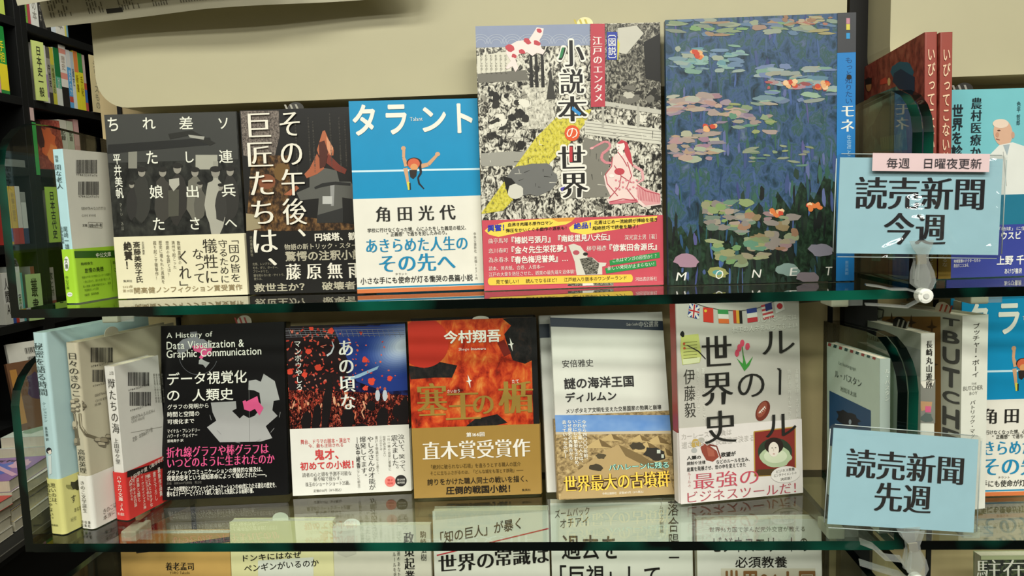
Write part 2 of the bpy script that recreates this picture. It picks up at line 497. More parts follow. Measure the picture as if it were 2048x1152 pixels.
TAB = {  # base corner, turn, lean, roll, (width, thickness, height), corner marks of the front and left tracing sheets
'U0':((-0.4323,0.0364,0.0),82.4,0.6,0,(0.105,0.0119,0.1514),[(125.4,298.9),(272.0,312.7),(296.3,583.9),(156.1,607.8)],[(104.2,300.3),(125.4,298.9),(156.1,607.8),(135.3,608.2)]),
'U1':((-0.4092,0.0683,0.0),5.2,0.5,0.0,(0.1323,0.018,0.1869),[(208.5,231.2),(473.2,224.2),(496.8,590.3),(238.3,598.9)],[(226.2,235.8),(208.5,231.2),(238.3,598.9),(255.0,595.2)]),
'U2':((-0.2744,0.0774,0.0),1.7,1.5,0.0,(0.131,0.018,0.1873),[(479.3,223.5),(735.6,214.6),(751.8,584.1),(500.2,590.9)],[(492.8,228.9),(479.3,223.5),(500.2,590.9),(513.0,587.8)]),
'U3':((-0.1571,0.061,0.0),6.0,1.7,0.0,(0.1267,0.02,0.1899),[(697.2,205.0),(954.7,198.8),(967.8,580.4),(715.3,589.2)],[(704.0,211.8),(697.2,205.0),(715.3,589.2),(721.5,586.0)]),
'U4':((-0.0296,0.0629,0.0),5.6,0.7,0,(0.1796,0.012,0.2562),[(950.8,54.3),(1319.9,46.6),(1326.2,570.6),(968.6,582.8)],[(951.0,60.5),(950.8,54.3),(968.6,582.8),(968.6,580.6)]),
'U5':((0.1531,0.0707,0.0),1.2,1.4,0,(0.1807,0.01,0.2566),[(1330.6,42.0),(1711.6,26.9),(1707.7,562.8),(1337.2,572.4)],[(1327.2,47.6),(1330.6,42.0),(1337.2,572.4),(1333.8,570.8)]),
'L0':((-0.4478,0.0071,-0.226),76,0.4,0,(0.131,0.016,0.2015),[(94.4,666.8),(300.6,628.2),(330.6,974.5),(135.2,1070.3)],[(68.1,666.3),(94.4,666.8),(135.2,1070.3),(109.4,1067.1)]),
'L1':((-0.4256,0.0195,-0.226),76,0.4,0,(0.131,0.0145,0.189),[(151.3,687.1),(346.2,646.1),(373.0,966.4),(187.5,1059.4)],[(126.6,686.5),(151.3,687.1),(187.5,1059.4),(163.3,1056.6)]),
'L2':((-0.4025,0.0405,-0.226),76,0.4,0,(0.059,0.0135,0.1606),[(223.6,734.5),(311.4,711.7),(336.2,998.7),(252.1,1041.8)],[(200.8,733.7),(223.6,734.5),(252.1,1041.8),(229.6,1039.3)]),
'L3':((-0.389,0.0836,-0.226),5.8,9.2,0,(0.1354,0.024,0.1887),[(322.2,660.0),(571.5,651.0),(578.4,997.3),(325.9,1008.7)],[(344.8,660.0),(322.2,660.0),(325.9,1008.7),(348.7,996.3)]),
'L4':((-0.2512,0.1014,-0.226),5.7,3.4,0,(0.1292,0.02,0.1845),[(571.3,659.0),(810.5,650.4),(823.5,983.8),(586.7,994.3)],[(580.7,655.5),(571.3,659.0),(586.7,994.3),(595.7,982.9)]),
'L5':((-0.1151,0.0912,-0.226),4.6,2.7,0.0,(0.1361,0.03,0.1902),[(815.1,646.5),(1072.3,638.0),(1082.6,990.3),(829.0,999.8)],[(821.6,640.8),(815.1,646.5),(829.0,999.8),(834.9,981.5)]),
'L6':((0.0394,0.0783,-0.226),6.7,13.9,-0.1,(0.1224,0.015,0.1926),[(1100.2,639.5),(1324.3,631.3),(1349.6,995.7),(1118.1,1007.3)],[(1097.4,642.2),(1100.2,639.5),(1118.1,1007.3),(1114.9,1003.2)]),
'L7':((0.1636,0.0723,-0.226),12.4,3.0,0,(0.1346,0.015,0.2067),[(1350.1,608.0),(1597.5,595.2),(1604.7,987.2),(1361.0,1010.4)],[(1339.3,606.1),(1350.1,608.0),(1361.0,1010.4),(1350.1,1000.9)]),
'RC1':((0.3735,0.018,0.0),0,2.8,0.0,(0.0112,0.148,0.218),[(1856.5,76.3),(1876.3,75.6),(1874.9,569.6),(1855.4,570.1)],[(1721.4,147.5),(1856.5,76.3),(1855.4,570.1),(1722.6,556.7)]),
'RC2':((0.3855,0.0173,0.0),0,2.3,0.0,(0.0112,0.148,0.218),[(1880.4,79.4),(1903.1,78.6),(1898.8,571.6),(1876.6,572.2)],[(1730.9,152.1),(1880.4,79.4),(1876.6,572.2),(1730.3,555.3)]),
'RB':((0.4215,0.0755,0.0),5.3,0.8,0,(0.131,0.02,0.1803),[(1900.4,180.9),(2168.7,174.1),(2150.3,549.4),(1888.7,558.2)],[(1875.1,187.4),(1900.4,180.9),(1888.7,558.2),(1864.4,554.6)]),
'BUTCH':((0.4257,0.045,-0.226),14,1.3,0,(0.0283,0.1239,0.19),[(1924.5,638.7),(1973.9,635.0),(1967.7,1003.4),(1919.2,1010.4)],[(1741.5,613.6),(1924.5,638.7),(1919.2,1010.4),(1740.2,932.8)]),
'NAGA':((0.3838,0.0346,-0.226),1,2.5,0,(0.0135,0.1264,0.1727),[(1838.8,679.3),(1866.9,678.3),(1868.1,1018.8),(1840.4,1019.9)],[(1709.0,652.6),(1838.8,679.3),(1840.4,1019.9),(1711.6,942.5)]),
'BAST':((0.329,-0.006,-0.226),5,2,0,(0.0094,0.105,0.16),[(1771.3,725.4),(1790.1,724.3),(1791.2,1023.4),(1772.7,1024.9)],[(1662.9,698.0),(1771.3,725.4),(1772.7,1024.9),(1665.4,963.4)]),
'TAL2':((0.4465,0.088,-0.226),3.0,1.1,0,(0.129,0.02,0.2018),[(1902.9,604.7),(2165.0,597.1),(2151.2,993.8),(1895.1,1000.7)],[(1880.2,600.6),(1902.9,604.7),(1895.1,1000.7),(1873.1,986.5)]),
'CARD1':((0.2874,0.0072,0.03),2.5,2.4,-2.3,(0.1482,0.001,0.0906),[(1669.7,308.0),(2007.8,311.0),(1997.2,516.6),(1662.0,513.0)],[(1668.8,308.2),(1669.7,308.0),(1662.0,513.0),(1661.1,513.0)]),
'CARD2':((0.2752,-0.017,-0.21),12.5,10.1,-8.5,(0.1526,0.001,0.0917),[(1656.4,846.1),(1958.0,870.9),(1951.7,1071.3),(1646.1,1052.8)],[(1655.1,845.9),(1656.4,846.1),(1646.1,1052.8),(1644.9,1052.3)]),
'T0':((-0.447,0.083,-0.43),0.5,4.0,0.0,(0.124,0.012,0.165),[(240.0,1070.2),(459.1,1068.5),(470.9,1362.9),(253.2,1362.4)],[(252.2,1062.4),(240.0,1070.2),(253.2,1362.4),(265.1,1350.5)]),
'T1':((-0.322,0.083,-0.43),0.5,4.0,0.0,(0.115,0.012,0.178),[(459.1,1045.9),(665.7,1044.1),(677.0,1364.6),(471.8,1364.1)],[(468.3,1038.4),(459.1,1045.9),(471.8,1364.1),(480.8,1352.1)]),
'T2':((-0.207,0.083,-0.43),0.5,4.0,0.0,(0.107,0.01,0.173),[(665.5,1053.9),(860.7,1052.3),(870.3,1366.2),(676.5,1365.7)],[(670.8,1047.5),(665.5,1053.9),(676.5,1365.7),(681.6,1355.6)]),
'T3':((-0.097,0.083,-0.43),0.5,4.0,0.0,(0.125,0.016,0.188),[(865.1,1025.5),(1097.0,1023.3),(1105.7,1367.9),(875.5,1367.3)],[(869.6,1015.8),(865.1,1025.5),(875.5,1367.3),(879.8,1351.1)]),
'T4':((0.03,0.083,-0.43),0.5,4.0,0.0,(0.15,0.014,0.196),[(1100.4,1009.3),(1384.2,1006.5),(1390.9,1369.9),(1109.4,1369.2)],[(1100.4,1001.0),(1100.4,1009.3),(1109.4,1369.2),(1109.2,1354.8)]),
'T5':((0.184,0.083,-0.43),0.5,4.0,0.0,(0.13,0.014,0.177),[(1392.9,1043.0),(1643.8,1040.8),(1647.9,1372.1),(1398.9,1371.5)],[(1387.9,1034.0),(1392.9,1043.0),(1398.9,1371.5),(1393.8,1356.9)]),
'T6':((0.474,0.083,-0.43),0.5,4.0,0.0,(0.13,0.014,0.138),[(1961.5,1114.6),(2222.5,1113.0),(2222.2,1376.6),(1962.8,1376.0)],[(1946.3,1104.1),(1961.5,1114.6),(1962.8,1376.0),(1947.7,1360.9)]),
}

# ------------------------------------------------------------------ pictures used on covers
PHOTO = art('grey_photograph', 'noise', [(.3, '131412'), (.55, '2c2d29'), (.75, '3e3f38')], 14, 3, (1, 1, 2.0), .4)
STONE = art('mottled_stone', 'noise', [(.35, '2b2724'), (.5, '6a6058'), (.7, '8d8378')], 120, 6)
OLDOIL = art('brown_oil_paint', 'noise', [(.3, '16110d'), (.45, '3a2a1c'), (.6, '6e5030'), (.75, '9a7a4a')], 30, 5, seed=2.0)
ETCH = art('black_and_white_print', 'noise', [(.39, '1a1917'), (.47, '5c5950'), (.52, 'b4b0a0'), (.60, 'd9d5c4')], 42, 7, (1, 1, 1), 1.2)
ETCHLIGHT = art('pale_print', 'noise', [(.32, '55534b'), (.45, 'b2ae9e'), (.62, 'd8d4c2')], 70, 6, (1, 1, 3.0), .6, seed=4.0)
ETCHDARK = art('dark_print', 'noise', [(.4, '1e1d1a'), (.5, '5c594f'), (.62, 'a8a494')], 60, 7, (1, 1, .6), 1.2, seed=7.0)
YELLOWINK = art('yellow_ink', 'noise', [(.38, '8a8440'), (.48, 'c8bc3e'), (.7, 'd8d070')], 70, 8, seed=3.0)
POND = art('blue_green_paint', 'noise', [(.30, '18252c'), (.42, '2a4458'), (.5, '3d5478'), (.57, '30504a'), (.68, '505e80'), (.8, '65806e')], 16, 8, (2.2, 2.2, .55), .6)
PONDDARK = art('deep_green_paint', 'noise', [(.35, '0d120f'), (.5, '1a2a1c'), (.65, '28402c'), (.8, '35506a')], 30, 8, (1.6, 1.6, .7), .8, seed=5.0)
FIRE = art('fire_clouds', 'noise', [(.28, '4a160e'), (.40, 'a02a16'), (.50, 'c2431f'), (.60, 'd0662c'), (.74, 'dfa050')], 11, 4, (1, 1, 1.3), .4, seed=1.3)
SMOKE = art('dark_smoke', 'noise', [(.3, '151413'), (.55, '232120'), (.75, '3a2a22')], 30, 5)
CROWD = art('red_crowd', 'noise', [(.42, '080405'), (.50, '2c0c0c'), (.57, '8c2c20'), (.64, 'c46a4c'), (.72, 'b9b0a8')], 55, 6, (1.4, 1.4, .5), 1.2)
STAGE = art('stage_light', 'noise', [(.3, '07060c'), (.5, '101034'), (.7, '22306e')], 12, 3)
SAND = art('sand_mounds', 'noise', [(.3, '4a3c24'), (.45, '87714a'), (.6, 'b09868'), (.8, 'c4b083')], 26, 6, (1, 1, 2.6), .5)
SKYBLUE = art('printed_sky', 'noise', [(.2, '4e7cb8'), (.8, '7fa0c8')], 5, 2)
RUSTPAINT = art('rust_paint', 'noise', [(.3, '4a1c16'), (.5, '7c3428'), (.7, '94523e')], 22, 5)
PANELTINT = art('panel_reflection', 'noise', [(.3, '1b3436'), (.5, '3b5f58'), (.7, '6a8a7a')], 26, 5, seed=2.2)  # teal reflection of the glass panel, painted into the comic covers
DARKLEAF = art('dark_leaves', 'noise', [(.35, '1d1f20'), (.5, '34362f'), (.62, '4e5a3a'), (.75, '2b2c33')], 34, 6)
MARKS = 'd9d6c8'
INK = '1a1814'
rnd = random.Random(11)

def F(key, side='F'):
    return Face(side, TAB[key][5] if side == 'F' else TAB[key][6])

# ---------- top shelf, from the left end
def pocket_book_blue():
    s = F('U0', 'L').sheet(0, 220, 4.43); b = F('U0').sheet(0, 220, 4.43)
    s.t('随筆', 492, 408, 520, 468, '40504c'); s.t('閑な老人', 500, 490, 552, 705, '2c3a38', 'm')
    s.t('尾崎一雄', 572, 1040, 610, 1240, '40504c'); s.t('荻原魚雷編', 540, 1040, 566, 1190, '40504c')
    b.zone(0, 0, 1, 1, 'd3d1c4')
    b.bars(672, 448, 858, 592, 4); b.bars(692, 640, 874, 782, 5)
    b.h('ISBN978-4-12-207177-3', 718, 865, 930, 890, '6a685e', 'r'); b.h('C1195 ¥900E', 720, 930, 845, 950, '6a685e')
    b.h('定価', 728, 1015, 768, 1040, INK, 'b'); b.line([(780, 1000), (905, 1004), (903, 1052), (780, 1046), (780, 1000)], 3, '807c70'); b.h('本体900円＋税', 786, 1012, 898, 1044, INK, 'b')
    s.on_band(); b.on_band()
    s.sheet(0, 440, 4.43); b.sheet(0, 440, 4.43)
    for y0, y1, tx in ((328, 460, '新刊'), (645, 685, '')):
        s.ell(600 if tx else 628, (y0 + y1) / 2, 24, (y1 - y0) / 2, 'dfe0d6')
    s.t('文庫', 586, 345, 614, 440, '60705a', 'b'); s.t('中公文庫', 595, 500, 622, 620, '3c5a10'); s.h('900', 612, 655, 646, 672, '708070')
    b.poly([(640, 282), (1030, 275), (1034, 338), (642, 344)], '2c5a18'); b.h('中公文庫　好評既刊', 836, 286, 1130, 328, 'e2e6c8', 'b', .0)
    b.h('梅崎春生', 702, 378, 812, 405, '30480c', 'b'); b.h('怠惰の美徳', 735, 425, 905, 468, '24380a', 'b')
    for k, (x0, x1) in enumerate(((712, 968), (722, 965), (720, 970), (735, 860))):
        b.h(['戦後を代表する作家のエッセイと短篇を', '一冊に収めた。自らを怠け者とした', '男の随筆と短編を集めたもの。荻原', '魚雷解説による文庫'][k], x0, 490 + 40 * k, x1, 512 + 40 * k, '4a6a14')
    b.h('（解説）荻原魚雷', 735, 652, 862, 674, '30480c')
    b.line([(970, 360), (990, 640)], 3, '5c8020'); b.h('既刊', 985, 366, 1080, 392, '30480c'); b.h('ことば', 1000, 425, 1090, 462, '30480c', 'b')
    book('paperback_book', 'small paperback with pale blue spine, barcoded back cover and bright green band', TAB['U0'], [s, b], 'a9ccd0', 'L', (.355, '9cc832'), hard=False, group='books on the upper glass shelf')

def scattered_kana_book():
    a = F('U1').sheet(180, 200, 2.744)
    a.zone(0, 0, 1, .67, PHOTO)
    a.poly([(70, 85), (800, 68), (815, 330), (90, 350)], '3a3b37', 2)
    a.poly([(100, 250), (660, 210), (668, 250), (95, 300)], '1f201e', 3); a.poly([(430, 190), (560, 170), (690, 240), (660, 255), (540, 200), (440, 220)], '24241f', 4)
    a.poly([(540, 195), (630, 205), (625, 222), (548, 210)], '9a998e', 4)
    for x, y, w, h_, c in ((235, 330, 24, 50, '7d7c70'), (640, 345, 60, 40, '9c9b8c'), (690, 400, 14, 60, '8f8e80')): a.rect(x - w, y - h_, x + w, y + h_, c, 2)
    for i, (x, y, sc, c) in enumerate(((285, 400, 1.0, '34342f'), (400, 400, 1.0, '3c3a34'), (480, 380, 1.1, '2e2c28'), (577, 400, 1.0, '6a685c'), (605, 470, .7, '57554c'), (690, 400, 1.2, 'a09e90'), (770, 395, 1.0, '2f2e2a'), (230, 470, .7, '2c2b28'), (720, 480, .7, '353430'))):
        a.ell(x, y + 150 * sc, 46 * sc, 130 * sc, c, 3, 16, 0, .12, i); a.ell(x, y, 20 * sc, 26 * sc, '8a867a', 4, 14)
        a.ell(x, y - 14 * sc, 26 * sc, 14 * sc, '24231f', 5, 12)
    a.poly([(435, 440), (490, 432), (492, 470), (460, 505), (436, 470)], 'a5a396', 5); a.poly([(430, 500), (490, 495), (488, 640), (432, 645)], '4b4a40', 4)
    W = 'dcdccc'
    for c, x0, y0, x1, y1 in (('ち', 100, 100, 155, 175), ('れ', 290, 100, 360, 165), ('差', 490, 95, 565, 165), ('ソ', 707, 103, 758, 163), ('た', 312, 283, 372, 355), ('し', 527, 287, 570, 348), ('連', 708, 278, 785, 350), ('娘', 328, 470, 402, 545), ('出', 530, 472, 597, 540), ('兵', 724, 465, 800, 535), ('た', 348, 650, 410, 718), ('さ', 552, 648, 604, 715), ('へ', 742, 660, 808, 702)):
        a.h(c, x0, y0, x1, y1, W, 'b')
    a.t('平井美帆', 136, 303, 178, 545, W, 'b'); a.t('ひらい　みほ', 170, 570, 182, 720, '8a897c')
    a.on_band(); D = '2f2a20'
    a.zone(0, .66, 1, 1, 'd9d2b2')
    a.t('「団の皆を', 772, 775, 826, 1000, D, 'm'); a.t('守るために', 715, 770, 762, 1005, D, 'm'); a.t('犠牲に', 628, 765, 706, 1005, D, 'm'); a.t('なって', 572, 820, 630, 1005, D, 'm'); a.t('くれ」', 490, 830, 556, 1020, D, 'm')
    for i, (tx, x, y) in enumerate((('敗戦直後の', 494, 905), ('満州で起こった', 465, 930), ('悲劇の全貌とは？', 434, 970), ('歴史に埋もれた真実を', 398, 1010), ('掘り起こす衝撃作！', 366, 990))): a.t(tx, x - 9, 776, x + 9, y, '6d6550')
    a.t('斎藤美奈子氏', 247, 780, 288, 1005, D, 'b'); a.t('文芸評論家', 290, 780, 303, 852, D); a.t('絶賛！', 192, 780, 238, 930, D, 'B')
    a.h('集英社', 188, 990, 236, 1003, D); a.h('2021年', 185, 1020, 240, 1035, '8d7c58'); a.h('第19回', 185, 1042, 240, 1058, '8d7c58'); a.h('開高健ノンフィクション賞受賞作', 245, 1022, 840, 1056, '8d7c58', 'b')
    book('hardcover_book', 'dark grey book of scattered white kana over an old photograph, with a cream band', TAB['U1'], [a], '2a2b28', 'R', (.34, 'd9d2b2'), group='books on the upper glass shelf')

def praying_hands_book():
    a = F('U2').sheet(470, 190, 2.68)
    a.zone(0, 0, 1, .67, '171613')
    a.poly([(30, 92), (235, 90), (240, 220), (215, 330), (120, 345), (45, 330)], STONE, 2)
    a.poly([(90, 330), (290, 330), (300, 520), (250, 720), (60, 735)], OLDOIL, 2); a.poly([(260, 640), (640, 700), (640, 735), (60, 735)], OLDOIL, 2)
    a.ell(170, 470, 48, 40, '7c4a30', 3, 14); a.ell(250, 420, 40, 50, '6a4f28', 3, 14); a.poly([(60, 640), (130, 650), (140, 720), (62, 735)], '938768', 3)
    for k, x in enumerate((325, 395, 420, 510, 560, 590)):
        a.t('その午後の光の中で巨匠は絵筆を置いた', x, 105 + 20 * (k % 3), x + 9, 420 - 30 * (k % 2), '56524a')
    flesh = 'a8603f'
    a.poly([(470, 200), (482, 195), (500, 240), (530, 300), (528, 330), (450, 330), (440, 300), (455, 250)], flesh, 4)
    a.poly([(490, 225), (505, 250), (528, 290), (515, 330), (495, 300)], 'c98a66', 5); a.poly([(450, 260), (480, 250), (500, 310), (485, 390), (455, 400)], '4a241a', 5)
    a.poly([(440, 320), (400, 400), (372, 430), (385, 452), (440, 430), (480, 400)], 'a05a3c', 4); a.poly([(500, 320), (560, 380), (600, 405), (590, 430), (540, 410), (490, 370)], '6e2f22', 4)
    a.poly([(400, 430), (470, 395), (545, 410), (560, 470), (620, 470), (640, 500), (640, 565), (575, 555), (580, 690), (440, 690), (450, 560), (350, 570), (330, 530), (400, 500)], '55554f', 3)
    a.poly([(425, 500), (470, 478), (540, 470), (620, 478), (618, 492), (540, 486), (470, 498), (430, 510)], '232321', 5); a.poly([(440, 650), (580, 610), (580, 690), (440, 692)], '2a2a28', 4)
    a.poly([(510, 480), (535, 470), (530, 600), (515, 600)], '8c8c88', 4); a.rect(470, 548, 522, 590, 'b0b0aa', 6)
    a.poly([(262, 540), (330, 490), (345, 505), (300, 545)], '9a5a3c', 4)
    W = 'ded9c8'
    a.on_band(); a.zone(0, .66, 1, 1, '161512')
    a.t('その午後、', 248, 100, 377, 765, W, 'n', layer=8); a.t('巨匠たちは、', 83, 105, 217, 920, W, 'n', layer=8)
    G = 'a8a28c'
    a.h('円城塔、歓喜！', 430, 742, 716, 786, W, 'B'); a.h('物語の新トリック・スターが贈る', 268, 798, 752, 830, 'b4ae98', 'b'); a.h('驚愕の注釈小説', 272, 838, 690, 892, G, 'B')
    a.h('藤 原 無 雨', 275, 905, 690, 990, W, 'M'); a.h('救世主か？　破壊者か？', 105, 1008, 742, 1053, G, 'B')
    for k, tx in enumerate(('北斎、レンブラント、', 'モネ、ダリ、ターナー、', 'フリードリヒ。', '鏡を知らない女・サイトウ、', '彼らは、')): a.h(tx, 98 + k * 2, 903 + 20 * k, [220, 235, 185, 268, 150][k], 918 + 20 * k, '8d8874')
    a.t('河出書房新社', 85, 762, 99, 870, '8d8874')
    book('hardcover_book', 'black book with large white vertical title and a figure holding up praying hands', TAB['U2'], [a], '11100e', 'R', (.335, '161512'), group='books on the upper glass shelf', rough=.3, coat=.15, slip=(.055, .017, .012, '3a3833', '9a978a'))

def jumper_cover(key, label, group, sheet=None, off=(0, 0)):
    """the blue novel with a high jumper; it stands on both shelves"""
    a = F('U3').sheet(680, 180, 2.617) if key == 'U3' else Face('F', TAB['U3'][5]).sheet(680, 180, 2.617)
    B = '0b86b4'; W = 'dddccf'
    a.zone(0, 0, 1, 1, B)
    for c, x0, y0, x1, y1 in (('タ', 66, 82, 186, 246), ('ラ', 240, 82, 350, 240), ('ン', 430, 95, 556, 226), ('ト', 612, 76, 694, 232)): a.h(c, x0, y0, x1, y1, W, 'B')
    a.h('Talant', 366, 148, 432, 168, W, 'm')
    a.poly([(55, 428), (735, 414), (735, 424), (55, 438)], 'c4dde4', 2)
    sk = 'c79a74'
    a.line([(334, 312), (333, 360), (348, 405)], [16, 15, 22], sk, 3); a.ell(332, 312, 12, 12, sk, 3)
    a.line([(412, 408), (462, 396), (510, 345)], [24, 20, 14], sk, 3); a.ell(511, 342, 13, 11, sk, 3)
    a.line([(342, 415), (352, 470), (357, 510)], [22, 16, 10], sk, 3); a.poly([(350, 488), (364, 488), (370, 528), (356, 530)], 'd0c84a', 4); a.line([(366, 492), (368, 528)], 7, '22221e', 5)
    a.ell(388, 388, 40, 28, '2a2622', 3); a.ell(386, 392, 32, 28, 'c9603f', 4); a.ell(388, 410, 20, 18, 'd2935c', 5)
    a.poly([(362, 424), (404, 424), (400, 455), (384, 472), (368, 462)], '2b2320', 5)
    a.line([(418, 400), (424, 440), (408, 466), (414, 496), (440, 524)], [14, 12, 9, 10, 6], '1d2028', 3)
    a.on_band(); a.zone(0, .505, 1, 1, 'dad7c9')
    a.h('角 田 光 代', 188, 612, 605, 690, '24231f', 'M'); a.h('学校に行けなくなった甥、心にふたをした義足の祖父、', 145, 722, 660, 745, '38372f', 'b'); a.h('“正義感”で過ちを犯したみのり。', 245, 745, 560, 768, '38372f', 'b')
    a.h('あきらめた人生の', 137, 777, 668, 850, '1b7fa8', 'M'); a.h('その先へ', 205, 862, 605, 955, '1b7fa8', 'M'); a.h('タラント', 290, 962, 352, 974, '38372f'); a.h('小さな手にも使命が灯る慟哭の長篇小説', 108, 978, 695, 1014, '24231f', 'b')
    a.t('中央公論新社　定価1870円', 703, 750, 716, 1000, '6a685e')
    a.zone(0, .968, 1, .976, '1f7ea2', 3); a.zone(0, .979, 1, 1, 'c06a38', 3)
    book('hardcover_book', label, TAB[key], [a], B, 'R', (.495, 'dad7c9'), group=group)

def woodblock_book():
    a = F('U4').sheet(940, 20, 2.88)
    a.zone(0, 0, 1, 1, ETCH)
    a.poly([(30, 92), (693, 85), (693, 208), (34, 222)], '8790a6', 2)
    for k in range(8):
        x = 60 + 92 * k
        for r_ in (60, 44, 28): a.line([(x + r_ * math.cos(t * PI / 10), 200 - r_ * .9 * math.sin(t * PI / 10)) for t in range(11)], 3, 'a9b0bd', 3)
    a.poly([(40, 270), (235, 240), (240, 365), (44, 400)], 'cfcbb8', 2)
    for k in range(6): a.t('むかしむかし', 60 + 28 * k, 262, 74 + 28 * k, 372, '4a473e', 'r')
    a.poly([(44, 372), (320, 350), (340, 410), (46, 425)], '6c695f', 2); a.poly([(300, 440), (480, 430), (480, 690), (300, 690)], ETCHLIGHT, 2)
    for x in (350, 380, 415): a.line([(x, 260), (x + 6, 450)], [16, 20], '25231f', 3)
    a.poly([(465, 330), (492, 520), (440, 520)], '3a3832', 3)
    for k in range(26):
        a.ell(70 + rnd.uniform(0, 260), 480 + rnd.uniform(0, 310), rnd.uniform(12, 34), rnd.uniform(10, 26), rnd.choice(('22201c', '2c2a25', 'cfcbb9', '8d897b', 'd9d5c4')), 3, 12, rnd.uniform(0, 3), .25, k)
    a.poly([(60, 830), (300, 815), (430, 850), (280, 900), (62, 905)], '97958a', 2)
    a.poly([(500, 620), (700, 575), (660, 660), (560, 790), (380, 960), (190, 1160), (60, 1180), (90, 1140), (250, 920), (380, 740)], YELLOWINK, 3)
    a.ell(350, 980, 150, 95, '6a6a66', 4, 22, -.15, .1, 5); a.poly([(190, 960), (240, 975), (310, 1060), (260, 1110), (215, 1060)], '1d1b18', 5); a.ell(262, 1050, 46, 44, 'c9c6b8', 6, 16, 0, .08)
    a.poly([(690, 90), (1110, 80), (1110, 560), (690, 580)], ETCHDARK, 2); a.poly([(1000, 190), (1095, 140), (1100, 420), (1010, 400)], '1f1e1b', 3); a.poly([(850, 110), (960, 95), (1000, 140), (900, 260), (855, 250)], 'bdbaab', 3)
    for k in range(10): a.ell(780 + rnd.uniform(0, 290), 430 + rnd.uniform(0, 120), rnd.uniform(15, 50), rnd.uniform(10, 26), rnd.choice(('26241f', 'b9b5a5', '6d6a60')), 3, 14, rnd.uniform(-.5, .5), .2, k + 40)
    a.poly([(775, 530), (1100, 580), (1100, 606), (770, 556)], 'b7b4a6', 4); a.poly([(660, 640), (1100, 690), (1100, 780), (660, 720)], 'c9c6b6', 3)
    for k in range(4): a.line([(665, 655 + 18 * k), (1100, 706 + 18 * k)], 3, '77746a', 4)
    for x in (765, 968): a.rect(x - 7, 545, x + 7, 680, 'a9a698', 5)
    a.poly([(660, 740), (800, 770), (800, 1080), (560, 1090)], '7b786d', 3)
    for k in range(150):
        x, y = rnd.uniform(40, 1100), rnd.uniform(420, 1150)
        if abs(x - 590) < 100: continue
        l = rnd.uniform(12, 46); q = rnd.choice((0, .1, 1.4, 1.6, -.4)); a.line([(x, y), (x + l * math.cos(q), y + l * math.sin(q))], [rnd.uniform(2, 5), 1.5], rnd.choice(('1d1c19', '24231f', '3a3832', 'dad6c6')), 4)
    for k in range(16): a.ell(690 + rnd.uniform(0, 400), 1090 + rnd.uniform(-20, 60), rnd.uniform(10, 30), rnd.uniform(8, 16), rnd.choice(('2a2823', '8d897b', 'c9c5b5')), 4, 12, 0, .25, k)
    # red and white beast, leaping
    P = 'e6d3cb'; Q = 'b8434c'
    a.poly([(205, 335), (235, 300), (208, 255), (215, 215), (270, 185), (340, 175), (370, 130), (385, 105), (425, 112), (418, 150), (400, 180), (412, 225), (432, 240), (420, 262), (385, 252), (360, 270), (330, 250), (280, 262), (262, 290), (278, 340), (262, 362), (245, 330), (212, 348)], P, 5)
    for x, y, w in ((230, 225, 26), (300, 245, 20), (330, 185, 22), (385, 195, 20), (400, 125, 16), (255, 270, 16)): a.ell(x, y, w, w * .7, Q, 6, 12, .4, .2, int(x))
    # kneeling robed figure and a curling serpent
    a.line([(698, 802), (735, 782), (775, 762), (800, 768), (808, 790), (790, 812), (762, 832), (756, 862), (780, 884), (822, 886)], [6, 11, 12, 13, 14, 15, 16, 16, 15, 12], 'c98086', 5); a.ell(702, 800, 13, 7, 'd9a0a0', 6, 10, -.3)
    a.line([(940, 900), (990, 930), (998, 980), (960, 1005)], [14, 16, 14, 8], 'd8a0a0', 5)
    a.poly([(832, 838), (862, 824), (898, 828), (926, 868), (940, 960), (962, 1000), (1010, 1040), (1095, 1060), (1100, 1125), (1000, 1140), (960, 1112), (800, 1122), (786, 1096), (812, 1082), (782, 1020), (770, 962), (800, 930), (812, 890)], 'e0c8c0', 6); a.poly([(852, 812), (878, 812), (884, 840), (862, 850), (850, 838)], 'ecdcd2', 7)
    O = 'b04a54'
    a.poly([(872, 752), (905, 768), (925, 830), (938, 905), (915, 880), (895, 840), (884, 800)], Q, 7); a.ell(866, 790, 25, 30, 'ecdcd2', 8, 18); a.poly([(846, 772), (872, 752), (896, 762), (880, 772), (858, 776)], Q, 9)
    a.line([(852, 790), (860, 790)], 3, '5a2a2a', 9); a.line([(852, 806), (858, 807)], 3, Q, 9)
    for p in ([(850, 822), (880, 860), (905, 905)], [(820, 850), (815, 905), (780, 950), (790, 1005), (850, 1075)], [(830, 900), (870, 960), (860, 1020), (800, 1090)], [(905, 880), (930, 960), (900, 1030), (960, 1108)], [(960, 1010), (1010, 1046), (1092, 1066)], [(870, 960), (930, 1000)], [(800, 1110), (880, 1092), (960, 1104)]): a.line(p, [5] * len(p), O, 8)
    a.ell(860, 935, 30, 20, Q, 7, 14); a.ell(815, 960, 16, 10, 'ecdcd2', 8, 12); a.poly([(960, 1010), (1095, 1065), (1095, 1120), (1010, 1130), (960, 1080)], 'd49a9a', 7); a.poly([(800, 1108), (960, 1092), (970, 1112), (805, 1124)], 'c8707a', 7)
    for k in range(14):
        a.ell(840 + 20 * (k % 7), 985 + 40 * (k // 7) + 6 * (k % 3), 7, 6, 'cf8088', 8, 8); a.line([(975 + 9 * k, 1030 + 3 * k), (970 + 9 * k, 1100 + k)], 2.5, O, 8)
    a.poly([(693, 85), (776, 85), (778, 562), (696, 564)], 'b23f4b', 5); a.t('江戸のエンタメ', 708, 158, 764, 532, 'e3d6cf', 'M')
